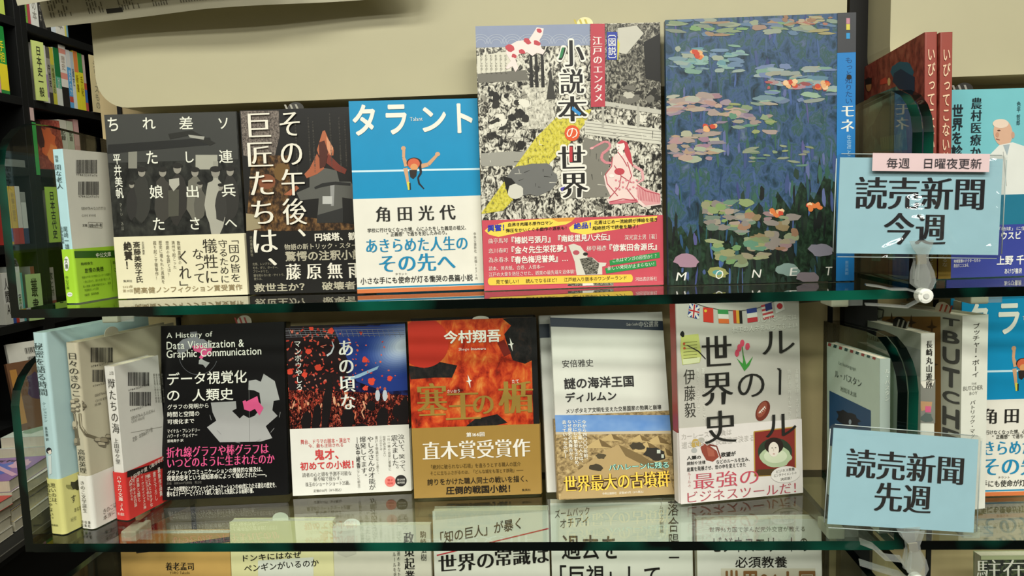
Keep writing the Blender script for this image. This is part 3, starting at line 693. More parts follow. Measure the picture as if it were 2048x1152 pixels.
    a.rect(788, 132, 848, 292, '2f3f98', 5); a.t('〔図説〕', 794, 150, 842, 282, 'dcdcd6', 'b'); a.poly([(840, 150), (862, 200), (852, 296), (848, 292)], 'c9c04a', 4)
    T = [('小', 507, 180, 658, 330), ('説', 517, 346, 656, 486), ('本', 505, 502, 674, 646), ('世', 507, 786, 664, 918), ('界', 518, 944, 680, 1084)]
    for c, x0, y0, x1, y1 in T: a.h(c, x0 - 12, y0 - 12, x1 + 12, y1 + 12, 'e2dfd2', 'O', layer=7)
    for c, x0, y0, x1, y1 in T: a.h(c, x0, y0, x1, y1, '1e1c19', 'M', layer=8)
    a.ell(588, 714, 44, 46, 'd4572e', 7); a.h('の', 556, 684, 620, 742, 'e8e2d4', 'm', layer=8)
    a.rect(572, 792, 590, 880, 'b0343a', 9); a.poly([(590, 560), (640, 600), (630, 615), (585, 580)], '2f86c4', 9); a.poly([(528, 225), (545, 220), (530, 280), (512, 285)], '2f7a4a', 9); a.poly([(520, 1030), (548, 1020), (530, 1050)], '4a3fa0', 9)
    a.on_band(); a.sheet(940, 400, 5.12); a.zone(0, .728, 1, 1, 'c24c58'); W = 'e6ddd2'
    Y = 'e8cd52'
    a.poly([(150, 322), (190, 285), (350, 235), (820, 196), (1045, 224), (980, 258), (600, 320), (290, 386), (196, 362)], Y); a.poly([(820, 196), (1080, 186), (1045, 224), (900, 232)], 'd9943e')
    a.poly([(1010, 292), (1060, 255), (1240, 212), (1700, 186), (1915, 172), (1900, 222), (1560, 300), (1170, 362), (1030, 335)], Y)
    a.h('興奮！', 178, 262, 350, 332, '2f37a4', 'B', .12); a.h('血沸き肉躍る原作ロマン', 385, 235, 845, 272, INK, 'b', .2); a.h('弾圧をかいくぐる戯作の源泉も！', 366, 292, 985, 330, INK, 'b', .25)
    a.h('絶品！', 1060, 240, 1236, 306, '2f37a4', 'B', .12); a.h('北斎はじめ一流絵師が挿絵を描き', 1268, 208, 1915, 250, INK, 'b', .3); a.h('超絶技巧で読者を魅了！', 1252, 268, 1715, 308, INK, 'b', .2)
    for tx, x0, y0, x1, y1, st in (('曲亭馬琴', 190, 398, 390, 450, 'm'), ('『椿説弓張月』『南総里見八犬伝』', 425, 368, 1430, 442, 'B'), ('深光富士男［著］', 1580, 360, 1905, 412, 'm'), ('恋川春町', 190, 500, 390, 550, 'm'), ('『金々先生栄花夢』', 425, 474, 985, 552, 'B'), ('柳亭種彦', 1190, 474, 1395, 528, 'm'), ('『偐紫田舎源氏』', 1425, 452, 1910, 528, 'B'), ('為永春水', 190, 592, 395, 645, 'm'), ('『春色梅児誉美』…', 425, 574, 1000, 652, 'B'), ('読本、黄表紙、合巻、人情本―', 192, 678, 760, 722, 'm'), ('江戸の大衆を熱狂させた、娯楽の最先端を追体験！', 192, 734, 1075, 778, 'm'), ('河出書房新社', 1690, 792, 1910, 834, 'm')): a.h(tx, x0, y0, x1, y1, W, st, .06 if x1 - x0 > 500 else 0)
    fig = 'cfcabc'
    a.poly([(1005, 470), (1060, 455), (1130, 480), (1165, 530), (1195, 545), (1200, 590), (1260, 600), (1310, 645), (1395, 650), (1385, 680), (1350, 690), (1352, 770), (1090, 775), (1070, 640), (1045, 570)], fig, 3)
    a.poly([(1120, 610), (1240, 590), (1320, 660), (1300, 765), (1180, 770), (1150, 690)], ETCHDARK, 4); a.ell(1085, 545, 34, 24, 'b0505a', 4, 12); a.ell(1180, 560, 26, 18, '2a2723', 4, 12)
    a.poly([(1000, 850), (1470, 832), (1465, 884), (998, 886)], ETCHDARK, 3); a.poly([(1150, 850), (1240, 838), (1270, 880), (1150, 884)], 'd8d3c6', 4)
    rr = [(212 + 30 * math.cos(t), 840 + 40 * math.sin(t)) for t in [PI / 2 + PI * k / 8 for k in range(9)]]; r2 = [(1640 + 24 * math.cos(t), 808 + 40 * math.sin(t)) for t in [-PI / 2 + PI * k / 8 for k in range(9)]]
    a.poly(rr + r2, 'e4bf46', 5); a.h('見て愉しい！　読んでなるほど！　江戸絵入り版本のワンダーランド', 265, 802, 1600, 846, INK, 'b', .0)
    a.poly([(1425, 625), (1935, 540), (1942, 598), (1430, 678)], '2c8a46', 4); a.h('これはマンガの原型か！？', 1458, 598, 1905, 640, 'e6eadb', 'm', .8); a.poly([(1380, 706), (1900, 626), (1906, 682), (1392, 760)], '2c8a46', 4); a.h('新しい発見が止まらない！', 1405, 680, 1880, 720, 'e6eadb', 'm', .8)
    book('art_book', 'large paperback of black and white woodblock scenes above a wide red band', TAB['U4'], [a], 'd8d4c4', 'R', (.272, 'c24c58'), hard=False, group='books on the upper glass shelf', rough=.22, coat=.6, slip=(.107, .016, .012, 'd8d2a0', 'b5a648'))

def pond_painting_book():
    a = F('U5').sheet(1310, 10, 1.92)
    a.zone(0, 0, .905, 1, POND)
    a.poly([(40, 900), (100, 850), (130, 900), (190, 830), (240, 880), (300, 800), (330, 850), (400, 760), (430, 830), (470, 720), (520, 790), (560, 680), (610, 750), (650, 660), (720, 700), (720, 1100), (40, 1100)], PONDDARK, 2)
    rr = random.Random(23)
    def soft(c):
        v = [int(c[i:i + 2], 16) + rr.randint(-16, 10) for i in (0, 2, 4)]; g = [70, 92, 100]
        return ''.join('%02x' % max(0, min(255, int((p * .74 + q * .26) // 8 * 8))) for p, q in zip(v, g))
    def dabs(n, x0, x1, y0, y1, rx, ry, cols, lay=3):
        rx = (rx[0] * .55, rx[1] * .72); ry = (ry[0] * .6, ry[1] * .9); cols = [soft(c) for c in cols for _ in (0, 1, 2)]
        for k in range(int(n * 2.1)):
            a.ell(rr.uniform(x0, x1), rr.uniform(y0, y1), rr.uniform(*rx), rr.uniform(*ry), rr.choice(cols), lay, 13, rr.uniform(-.15, .15), .22, rr.randrange(999))
    for k in range(170):
        x = rr.uniform(48, 690); y = 620 + 470 * rr.random() ** .55
        if rr.random() > (y - 600) / 330 * (.45 + x / 900): continue
        a.ell(x, y, rr.uniform(4, 12), rr.uniform(18, 52), rr.choice(('16201a', '1c2a1e', '101512', '22362a')), 2, 11, rr.uniform(-.1, .1), .2, k)
    for k in range(60): a.ell(rr.uniform(50, 690), rr.uniform(330, 800), rr.uniform(3, 9), rr.uniform(14, 46), rr.choice(('2c5244', '33584a', '56608a', '3a4a74')), 3, 11, rr.uniform(-.1, .1), .25, k)
    pale = ('8fa69a', '9db0a4', '7b93a8', 'a9b49a', '6f8d9c'); warm = ('c9b79a', 'b99a8c', 'a98a90', 'c4a48a'); green = ('8a9a62', 'a2a572', '6f8c72', '9c9a78')
    dabs(60, 50, 690, 60, 1080, (3, 10), (16, 60), ('2d4a78', '3f5f94', '2c5a50', '50608c', '24405c'), 3)
    dabs(22, 60, 690, 60, 120, (24, 64), (5, 12), ('8c9a74', '9aa88c', 'a8906c', '6f86a0'), 4); dabs(8, 480, 700, 50, 80, (14, 40), (6, 11), ('b87a5c', 'c4a884'), 5)
    dabs(20, 70, 330, 160, 260, (18, 52), (6, 13), pale, 4); dabs(26, 400, 690, 240, 380, (22, 66), (6, 13), pale, 4); dabs(6, 430, 680, 290, 330, (10, 34), (5, 10), ('b05a4c', 'b89a8c'), 5)
    dabs(18, 60, 250, 345, 420, (24, 56), (8, 16), warm, 4); dabs(14, 250, 460, 370, 500, (24, 52), (7, 14), warm + green, 4); dabs(18, 55, 240, 480, 600, (22, 54), (7, 15), warm, 4); dabs(8, 360, 600, 540, 620, (18, 46), (4, 8), green, 4)
    dabs(20, 190, 370, 760, 880, (20, 46), (10, 20), green + ('b9a888',), 5); dabs(14, 340, 540, 780, 940, (26, 46), (10, 20), ('b08a74', 'a6765c', '9c9a78'), 5); dabs(12, 210, 420, 900, 1000, (26, 52), (10, 18), green, 5)
    for x, y, w, c in ((120, 985, 50, '9a7a88'), (635, 945, 46, '77747e'), (510, 1020, 46, '7a9088'), (590, 1050, 46, '766c70'), (240, 1030, 40, '888a50')): a.ell(x, y, w, w * .5, c, 5, 16, .1, .15, x); a.ell(x, y, w * .5, w * .24, '4f8a86' if c[0] == '8' else c, 6, 12)
    for x, y in ((210, 480), (155, 195), (520, 305), (640, 310), (470, 800), (610, 778)):
        for k in range(9): a.ell(x + rr.uniform(-22, 22), y + rr.uniform(-12, 12), 11, 9, rr.choice(('b8452f', 'c8703a', 'd8b48a', 'cfa070')), 6, 9, 0, .2, k)
    for c, x0, y0, x1, y1 in (('M', 83, 1030, 119, 1061), ('O', 232, 1022, 262, 1055), ('N', 374, 1019, 406, 1050), ('E', 518, 1012, 546, 1043), ('T', 653, 1009, 678, 1041)): a.h(c, x0, y0, x1, y1, 'd8d6cc', 'm', tilt=.18)
    a.zone(.903, 0, 1, 1, '1f74b4', 7); a.zone(.903, 0, 1, .145, '3a3b3e', 8)
    for k, (y, c) in enumerate(((55, 'b07a86'), (78, 'c4b84a'), (112, '2b8ac0'))): a.rect(733, y, 747, y + 22, c, 9)
    a.t('もっと知りたい', 729, 205, 756, 382, '123f6e', 'r', layer=8); a.ell(744, 281, 10, 10, '17140f', 9, 10); a.t('モネ', 713, 392, 764, 490, 'dcdccf', 'M', layer=8); a.t('生涯と作品', 735, 502, 752, 640, '9cc0d4', 'r', layer=8); a.t('東京美術', 728, 985, 742, 1040, '7fa8c8', layer=8)
    book('art_book', 'large art book with a blue and green painted pond and a bright blue title strip', TAB['U5'], [a], '2c4a66', 'L', None, hard=False, group='books on the upper glass shelf', rough=.3)

# ---------- lower shelf, from the left end
LOWG = 'books on the lower glass shelf'
def pale_blue_book():
    s = F('L0', 'L').sheet(0, 640, 4.43); b = F('L0').sheet(60, 620, 2.35)
    s.t('秘密を語る時間', 348, 208, 428, 672, '3a4846', 'm'); s.t('ク・ジョンイン', 408, 735, 440, 905, '6a8484', 'r'); s.t('呉永雅 訳', 428, 952, 452, 1075, '3a4846', 'b')
    s.sheet(0, 880, 4.235); s.ell(438, 96, 24, 27, '25262a', 3, 16); s.poly([(428, 100), (456, 88), (462, 118), (440, 130)], 'd8cfc0', 4); s.poly([(430, 140), (458, 138), (462, 290), (440, 300)], 'c4cfca', 3)
    s.on_band(); s.t('思いのは、', 470, 368, 512, 540, '3a3a20', 'r'); s.t('あなたじゃない。', 436, 368, 474, 660, '3a3a20', 'r'); s.h('柏書房', 470, 712, 526, 728, '3a3a20', 'b')
    b.on_band(); b.sheet(0, 880, 4.235); b.ell(650, 385, 34, 44, '33331e', 3, 12, 0, .4); b.ell(610, 400, 34, 26, '8a8a50', 2, 12, 0, .4); b.h('す', 615, 470, 655, 535, '3a3a20', 'b'); b.h('あなたに', 640, 565, 720, 600, '3a3a20'); b.h('秘密', 610, 655, 660, 690, '8a8a58')
    book('hardcover_book', 'tall pale blue book at the left end with a pale yellow band', TAB['L0'], [s, b], 'a9c4c4', 'L', (.28, 'cbc77e'), group=LOWG)

def mushroom_book():
    s = F('L1', 'L').sheet(60, 620, 2.35); b = F('L1').sheet(60, 620, 2.35)
    s.t('日々のきのこ', 184, 206, 228, 408, '38352c', 'm'); s.t('高原英理', 226, 658, 260, 768, '2a281f', 'm')
    def caps(f, pts, sd):
        for i, (x, y, w, h) in enumerate(pts):
            f.ell(x, y, w, h, '6e6755', 3, 14, .1 * i, .1, sd + i); f.ell(x - 2, y - 3, w * .72, h * .66, ('a89f86', '8d846c', 'b3aa90')[i % 3], 4, 12, .1, .1, sd + i)
            f.line([(x - w * .6, y + h * .3), (x + w * .6, y + h * .4)], 2, '39342a', 5)
    for f in (s, b):
        f.line([(205, 490), (212, 560), (222, 640)], [12, 16, 22], '5d5643', 3); f.line([(207, 492), (215, 560)], [3, 5], 'b0a78c', 4)
        f.line([(232, 490), (236, 550), (262, 590), (330, 612)], [14, 15, 15, 13], '6b634e', 3); f.line([(234, 492), (240, 550), (262, 584)], [4, 5, 4], 'b5ac91', 4)
    caps(s, [(198, 436, 16, 13), (216, 428, 15, 11), (204, 458, 19, 14), (222, 452, 14, 12), (200, 478, 14, 10), (222, 474, 12, 10), (204, 545, 14, 26), (212, 622, 13, 22)], 3)
    caps(b, [(236, 440, 16, 12), (250, 455, 15, 11), (240, 468, 14, 10), (318, 615, 22, 14), (345, 618, 26, 17), (335, 634, 24, 13), (368, 600, 20, 12)], 20)
    b.bars(282, 180, 386, 262, 7); b.bars(290, 284, 392, 352, 8); b.h('ISBN978-4-309-03010-8', 300, 385, 400, 398, '5c584a'); b.h('C0093 ¥1950E', 302, 415, 372, 428, '5c584a'); b.h('定価', 300, 440, 330, 452, '5c584a')
    s.on_band(); s.t('きのこ文学誕生', 244, 806, 266, 950, '3a382f', 'm'); s.h('河 出 書', 241, 990, 288, 1003, INK, 'b'); s.h('房 新 社', 241, 1006, 288, 1020, INK, 'b')
    b.on_band(); b.h('きのこは', 335, 925, 400, 950, '4a473c', 'm', .4); b.h('本当に', 335, 958, 392, 980, '4a473c', 'm', .4)
    book('hardcover_book', 'beige book with mushroom drawings round its spine and a white lower band', TAB['L1'], [s, b], 'b4ad94', 'L', (.29, 'd6d3c8'), group=LOWG, slip=(.05, .018, .012, 'c9c2ae', None))

def white_red_paperback():
    s = F('L2', 'L').sheet(60, 620, 2.35); b = F('L2').sheet(60, 620, 2.35)
    s.h('上田', 360, 290, 382, 306, '6a6860'); s.t('獣たちの海', 364, 326, 400, 580, '33322c', 'm'); s.t('上田早夕里', 386, 606, 410, 724, '33322c', 'm')
    b.zone(0, 0, 1, 1, 'd2d0c6'); b.bars(448, 296, 549, 372, 9); b.bars(456, 388, 556, 466, 10); b.h('ISBN978-4-15-031514-6', 462, 485, 575, 502, '7a786e'); b.h('C0193 ¥860E', 462, 512, 526, 526, '7a786e'); b.line([(462, 580), (610, 552)], 2, '8a887c'); b.h('定価：本体860円＋税', 468, 583, 566, 606, '7a786e', 'r', .6)
    for k in range(4): b.t('獣舟変異に始まる物語', 572 + 12 * k, 300, 580 + 12 * k, 440, '6a685e')
    s.on_band(); s.t('ハヤカワ文庫 ＪＡ', 408, 782, 430, 942, 'e6d6c8', 'b'); s.h('早川書房', 405, 952, 438, 966, 'e6d6c8')
    b.on_band(); b.poly([(440, 760), (640, 706), (640, 738), (440, 790)], '17120f', 4); b.h('上田早夕里〈海洋年代記〉', 448, 745, 640, 766, 'dcd6c8', 'b', 1.4)
    W = 'ead8ca'
    for k, (x, y0, y1, tx, st) in enumerate(((458, 800, 900, '人類の終わりを', 'r'), (474, 795, 930, '見つめる全四篇', 'r'), (492, 790, 905, '深海と陸と', 'b'), (516, 780, 940, 'リ・クリテイシャスの海', 'b'), (534, 775, 900, '海に生きる者たち', 'r'), (548, 770, 930, '獣と人とのきずな', 'b'), (572, 760, 900, '書き下ろし', 'r'), (594, 740, 880, '最新作品集', 'b'))): b.t(tx, x - 7, y0, x + 7, y1, W, st)
    book('paperback_book', 'small white paperback with two barcodes and a bright red band', TAB['L2'], [s, b], 'cfcdc4', 'L', (.315, 'c2302c'), hard=False, group=LOWG)

def rose_chart_book():
    a = F('L3').sheet(300, 620, 2.88); W = 'dedccf'; G = '9b9b98'; K = 'cf4f7e'
    a.poly([(158, 262), (165, 215), (190, 192), (235, 180), (232, 150), (272, 146), (280, 190), (310, 190), (345, 215), (362, 245), (330, 250), (290, 235), (240, 240), (200, 265), (190, 285)], '76767a', 2)
    a.poly([(245, 230), (300, 225), (332, 245), (360, 240), (352, 275), (318, 282), (300, 308), (284, 296), (300, 272), (255, 258)], K, 3); a.poly([(296, 302), (322, 318), (346, 326), (322, 356), (308, 338), (282, 334), (284, 312)], G, 3)
    for r_ in (110, ): a.line([(280 + r_ * math.cos(t), 285 + r_ * math.sin(t)) for t in [.3 + k * .14 for k in range(20)]], 3, '55565a', 2)
    a.poly([(352, 556), (496, 548), (500, 590), (474, 604), (496, 625), (518, 648), (540, 628), (572, 645), (572, 782), (404, 784), (330, 698), (384, 660), (362, 612)], G, 2)
    a.poly([(570, 430), (612, 424), (640, 436), (656, 390), (720, 432), (748, 540), (714, 546), (706, 600), (736, 632), (668, 692), (706, 760), (640, 780), (572, 782), (572, 645), (604, 632), (628, 604), (640, 560), (632, 500), (600, 485), (568, 482)], G, 2)
    a.poly([(535, 548), (552, 542), (556, 550), (620, 518), (628, 552), (656, 586), (632, 630), (606, 592), (578, 606), (545, 596)], K, 4)
    for t in (.1, .6, 1.1, 1.7, 2.3, 2.8): a.line([(548 + 205 * math.cos(t), 590 + 200 * math.sin(t)), (548 + 205 * math.cos(t + .16), 590 + 200 * math.sin(t + .16))], 3, '7d7d7b', 3)
    a.line([(572, 455), (575, 780)], 2, '6f6f6c', 3)
    a.h('A History of', 98, 150, 362, 190, W, 'b'); a.h('Data Visualization &', 98, 198, 543, 243, W, 'b'); a.h('Graphic Communication', 98, 245, 643, 303, W, 'b')
    a.h('データ視覚化', 102, 375, 560, 450, W, 'b'); a.h('の', 102, 488, 172, 545, W, 'b'); a.h('人類史', 245, 475, 482, 545, W, 'b')
    a.h('グラフの発明から', 103, 563, 340, 592, W, 'b'); a.h('時間と空間の', 103, 606, 287, 637, W, 'b'); a.h('可視化まで', 103, 650, 258, 678, W, 'b')
    a.h('マイケル・フレンドリー', 103, 706, 290, 729, W); a.h('ハワード・ウェイナー', 103, 735, 275, 756, W); a.h('飯嶋貴子 訳', 103, 766, 195, 784, W)
    a.h('折れ線グラフや棒グラフは', 98, 802, 685, 862, K, 'M'); a.h('いつどのように生まれたのか', 103, 862, 720, 918, K, 'M')
    a.h('グラフィックコミュニケーションの爆発的な普及は、', 103, 935, 650, 965, W, 'b'); a.h('視覚的思考という認知革命によって強化された――。', 100, 964, 675, 996, W, 'b'); a.h('定価　本体3600円(税別)　青土社', 100, 1010, 300, 1028, '6c6a62')
    a.h('データの視覚化とグラフィックコミュニケーションの400年にわたる進化の歴史を、', 103, 1026, 730, 1058, W, 'b'); a.h('様々なストーリーとイラストで詳しく紹介した気鋭による画期の書。', 100, 1056, 600, 1088, W, 'b')
    book('hardcover_book', 'black book with grey and pink fan-shaped rose charts', TAB['L3'], [a], '0b0b0c', 'R', None, group=LOWG, rough=.25, coat=.2, slip=(.087, .016, .013, 'd0c8b4', 'b0443c'))

def concert_book():
    a = F('L4').sheet(550, 620, 2.879); a.zone(0, 0, 1, .68, STAGE)
    a.poly([(330, 110), (750, 92), (765, 470), (640, 480), (470, 420), (400, 250)], '1a3278', 2)
    for k in range(14):
        q = 1 - k * .062; w = k / 13; a.ell(738, 212, 250 * q, 170 * q, '%02x%02x%02x' % tuple(int(p + (s_ - p) * w ** 1.3) for p, s_ in ((28, 196), (54, 208), (126, 224))), 3, 28, -.5)
    a.poly([(60, 100), (330, 98), (420, 300), (420, 560), (75, 560)], '180a0c', 2); a.poly([(380, 420), (600, 330), (590, 350), (480, 400)], '8fb0c8', 4)
    a.poly([(62, 470), (470, 480), (765, 500), (790, 690), (85, 716)], CROWD, 2)
    for k in range(5):
        a.line([(60, 118 + 12 * k), (745, 106 + 11 * k)], 2.5, ('56565e', '8a8a90')[k % 2], 4)
    for k in range(22): a.line([(80 + 30 * k, 122), (95 + 30 * k, 165)], 2, '77777d', 4)
    rr = random.Random(5)
    for k in range(150):
        x, y = rr.gauss(215, 120), rr.uniform(105, 560)
        if x < 65: x += 150
        a.ell(x, y, rr.uniform(4, 13), rr.uniform(3, 7), rr.choice(('b8382a', 'd04c38', '8c2a22', 'c46a58')), 4, 6, rr.uniform(0, 3), .3, k)
    for k in range(30): a.ell(rr.uniform(430, 700), rr.uniform(190, 470), rr.uniform(3, 8), rr.uniform(3, 7), rr.choice(('c43a2c', 'd8604c')), 5, 6, rr.uniform(0, 3), .3, k)
    for x, y, w in ((325, 130, 17), (197, 248, 17), (250, 342, 20), (172, 380, 16), (88, 362, 18), (520, 296, 17), (557, 420, 21), (662, 402, 15), (522, 458, 15), (210, 115, 14)): a.ell(x, y, w, w, 'd4432f', 5, 16, 0, .22, x)
    for k in range(90): a.ell(85 + rr.uniform(0, 660), 500 + rr.uniform(0, 120), rr.uniform(3, 8), rr.uniform(8, 28), rr.choice(('c8704e', 'a8432e', 'd9a07c', '7a2418', '2a0d0a')), 4, 8, rr.uniform(-.5, .5), .2, k)
    for x, y, w, h in ((300, 560, 26, 170), (240, 640, 26, 90), (180, 650, 30, 60), (420, 630, 40, 60), (620, 630, 36, 70), (500, 690, 40, 30), (740, 620, 30, 120), (555, 560, 26, 30), (700, 590, 24, 40), (690, 660, 20, 30)): a.ell(x, y, w, h, '120b0c', 5, 16, .1, .12, x)
    a.poly([(300, 420), (330, 400), (332, 480), (310, 520)], '120b0c', 5)
    for x in (592, 634): a.ell(x, 500, 14, 34, 'b8bcc4', 6, 10); a.ell(x, 462, 8, 9, 'b05040', 6, 8)
    W = 'e2e0d6'
    a.line([(330, 190), (340, 220), (325, 255), (300, 272)], [4, 8, 10, 12], 'b9bcc0', 5)
    a.t('あの頃な', 372, 185, 462, 580, W, 'M'); a.t('マンボウやしろ', 118, 190, 156, 470, W, 'b')
    a.on_band(); a.zone(0, .6, 1, 1, 'd9d7cc'); D = '2e2c28'; Q = 'c4403f'
    a.h('舞台、ドラマの脚本・演出で', 150, 747, 435, 775, Q, 'r'); a.h('今、最も注目される', 195, 775, 395, 797, Q, 'r'); a.h('鬼才、', 230, 806, 368, 868, Q, 'B'); a.h('初めての小説！', 148, 876, 455, 924, Q, 'B')
    a.h('読者の心と頭を予測不可能な', 160, 938, 443, 963, '55524a', 'm'); a.h('振り幅で揺らす、', 225, 965, 385, 989, '55524a', 'm'); a.h('珠玉のショートショート25篇。', 178, 993, 435, 1018, '55524a', 'm'); a.h('定価1760円（10％税込）', 225, 1035, 385, 1053, '55524a', 'm')
    a.t('泣いて、笑って、', 714, 722, 750, 932, D, 'm'); a.t('震えました。', 674, 727, 712, 918, D, 'm')
    for k, (tx, x, y) in enumerate((('一行一編の出来に衝撃に', 660, 930), ('何度も読み返したい', 632, 850), ('ここだからこそ', 612, 815), ('書ける物語だなと思う。', 590, 950))): a.t(tx, x - 8, 732, x + 8, y, '7d7a70')
    a.t('やしろさんの才能が', 538, 735, 576, 1040, D, 'm'); a.t('爆発してます。', 494, 735, 530, 962, D, 'm'); a.t('―弘中綾香', 468, 738, 492, 918, D, 'b'); a.t('（テレビ朝日）', 476, 924, 492, 1030, '7d7a70')
    a.ell(665, 994, 31, 31, 'dd7a70', 4, 24); a.ell(727, 989, 33, 33, '2b2927', 4, 24); a.h('電子', 650, 980, 682, 992, 'c43a3a', 'b'); a.h('同時', 650, 998, 682, 1010, 'c43a3a', 'b'); a.h('朝日新聞', 706, 977, 750, 988, 'cfcdc4', 'b'); a.h('書評掲載', 706, 994, 750, 1006, 'cfcdc4', 'b')
    book('hardcover_book', 'book with a concert crowd under red confetti and a white lower band', TAB['L4'], [a], '16141a', 'R', (.372, 'd9d7cc'), group=LOWG)

def fire_cloud_book():
    a = F('L5').sheet(800, 620, 2.88); a.zone(0, 0, .955, .68, FIRE)
    a.poly([(590, 60), (640, 100), (600, 150), (625, 230), (650, 300), (720, 320), (800, 280), (800, 40)], SMOKE, 2); a.poly([(50, 330), (140, 345), (230, 310), (330, 330), (300, 400), (200, 400), (60, 410)], SMOKE, 2); a.poly([(430, 640), (560, 610), (620, 660), (480, 690), (380, 680)], SMOKE, 2); a.poly([(560, 200), (600, 180), (640, 260), (600, 280)], '6e1c12', 2)
    a.zone(.957, 0, 1, 1, '171615', 4)
    a.ell(138, 200, 143, 143, 'b52f20', 3, 40)
    W = 'e2ddcf'; G = '9a7b36'
    a.h('今村翔吾', 252, 125, 580, 200, W, 'B'); a.h('Shogo Imamura', 338, 226, 495, 247, W, 'm'); a.h('さいおう', 272, 468, 345, 488, W, 'b'); a.h('たて', 645, 410, 685, 432, W, 'b')
    for c, x0, y0, x1, y1 in (('塞', 97, 432, 272, 618), ('王', 262, 488, 464, 640), ('の', 420, 503, 540, 608), ('楯', 565, 420, 768, 604)): a.h(c, x0, y0, x1, y1, G, 'M')
    for x, y, k in ((640, 208, 1), (398, 420, 1)): a.poly([(x - 18, y), (x - 4, y - 4), (x - 8, y - 38), (x + 6, y - 8), (x + 16, y - 4), (x + 6, y + 4), (x + 8, y + 40), (x - 4, y + 6)], 'e0dccf', 5)
    a.on_band(); a.zone(0, .6, 1, 1, '9a7a3a'); D = '1c1710'
    a.h('第166回', 382, 712, 487, 738, W, 'B'); a.h('直木賞受賞作', 130, 758, 750, 862, W, 'M'); a.h('「絶対に破られない石垣」を造ろうとする職人の匡介', 180, 890, 695, 916, '4c3a18', 'r'); a.h('そこに立ちふさがるのは、「どんな城をも落とす鉄砲」――', 175, 927, 710, 950, '4c3a18', 'r'); a.h('誇りをかけた職人同士の戦いを描く、', 158, 970, 735, 1008, D, 'b'); a.h('圧倒的戦国小説！', 265, 1018, 635, 1064, D, 'B'); a.h('集英社', 702, 1037, 752, 1051, D)
    book('hardcover_book', 'book with fiery clouds, a red disc and a golden brown band', TAB['L5'], [a], '1d1a18', 'R', (.398, '9a7a3a'), group=LOWG, slip=(.077, .018, .006, 'd9d6c8', None))

def desert_book():
    a = F('L6').sheet(1080, 610, 2.81); W = 'd9d7cc'
    a.poly([(40, 92), (700, 112), (700, 165), (40, 142)], '1e2a3a', 2); a.h('Chuko Sensho', 484, 122, 552, 138, W, 'm'); a.h('中公選書', 556, 114, 665, 146, W, 'm')
    a.h('安倍雅史', 125, 328, 300, 370, INK, 'm'); a.h('謎の海洋王国', 135, 424, 527, 488, INK, 'B'); a.h('ディルムン', 143, 508, 430, 564, INK, 'B'); a.h('メソポタミア文明を支えた交易国家の勃興と崩壊', 147, 592, 682, 620, '2e2c26', 'b')
    a.on_band(); a.zone(0, .55, 1, 1, SAND); a.poly([(80, 640), (760, 640), (760, 735), (80, 740)], SKYBLUE, 2)
    a.poly([(80, 735), (760, 728), (760, 745), (80, 750)], 'b9a98a', 3)
    for x, y, w, h in ((230, 760, 60, 16), (400, 765, 70, 20), (560, 770, 60, 20), (660, 780, 70, 26), (330, 800, 80, 26), (600, 820, 90, 30), (700, 850, 60, 26)):
        a.poly([(x - w, y + h), (x - w * .5, y - h * .2), (x, y - h), (x + w * .4, y - h * .4), (x + w, y + h)], 'b59c68', 3); a.poly([(x, y - h), (x + w * .4, y - h * .4), (x + w, y + h), (x + w * .2, y + h * .6)], '6a5530', 4)
    a.poly([(150, 1000), (330, 860), (440, 805), (560, 860), (720, 960), (760, 1100), (110, 1110)], 'a88f60', 4); a.poly([(440, 805), (560, 860), (720, 960), (600, 930), (480, 870)], '725e38', 5)
    a.ell(645, 860, 64, 34, '26221a', 5, 16, .2, .2, 3); a.ell(320, 935, 40, 22, '3a3220', 5, 14, .1, .25, 4); a.ell(545, 815, 40, 22, '3a3220', 4, 14, .1, .25, 6); a.ell(340, 870, 30, 18, '4a4028', 4, 14, .1, .25, 7); a.rect(655, 835, 675, 855, 'b9c0b0', 6); a.rect(680, 860, 694, 880, 'b9c0b0', 6)
    L = 'e8e4d4'
    for tx, x, y1 in (('今から四〇〇〇年前、', 252, 888), ('これらを築いた人々は、', 226, 905), ('いかにして繁栄をきわめ、', 200, 925), ('なぜ歴史の表舞台から', 170, 890), ('去っていったのか―', 140, 880)): a.t(tx, x - 12, 668, x + 12, y1, L, 'b', layer=7)
    for st, c, lay in (('O', '1c4a48', 6), ('b', 'a8e0cc', 8)): a.h('バハレーンに残る', 385, 908, 722, 945, c, st, layer=lay)
    for st, c, lay in (('O', '3a2408', 6), ('M', 'ecc24a', 8)): a.h('世界最大の古墳群', 132, 968, 730, 1060, c, st, .04, layer=lay)
    a.h('中央公論新社　定価1870円（10％税込）', 350, 1068, 580, 1083, 'e8e4d4')
    book('paperback_book', 'white paperback with a dark blue stripe on top and desert mounds on its band', TAB['L6'], [a], 'd6d4c9', 'L', (.43, SAND), hard=False, group=LOWG, rough=.18, coat=.7)
    bx, yaw, lean, roll, (w, t, h) = TAB['L6'][:5]
    c = Face('F'); c.zone(0, .05, 1, .13, '1e2a3a', 2)
    book('paperback_book', 'white paperback mostly hidden behind the desert mounds paperback', ((bx[0] - .0125, bx[1] + .0215, bx[2]), 6.7, 14.2, 0, (w, .013, h - .002)), [c], 'd6d4c9', 'L', None, hard=False, group=LOWG)

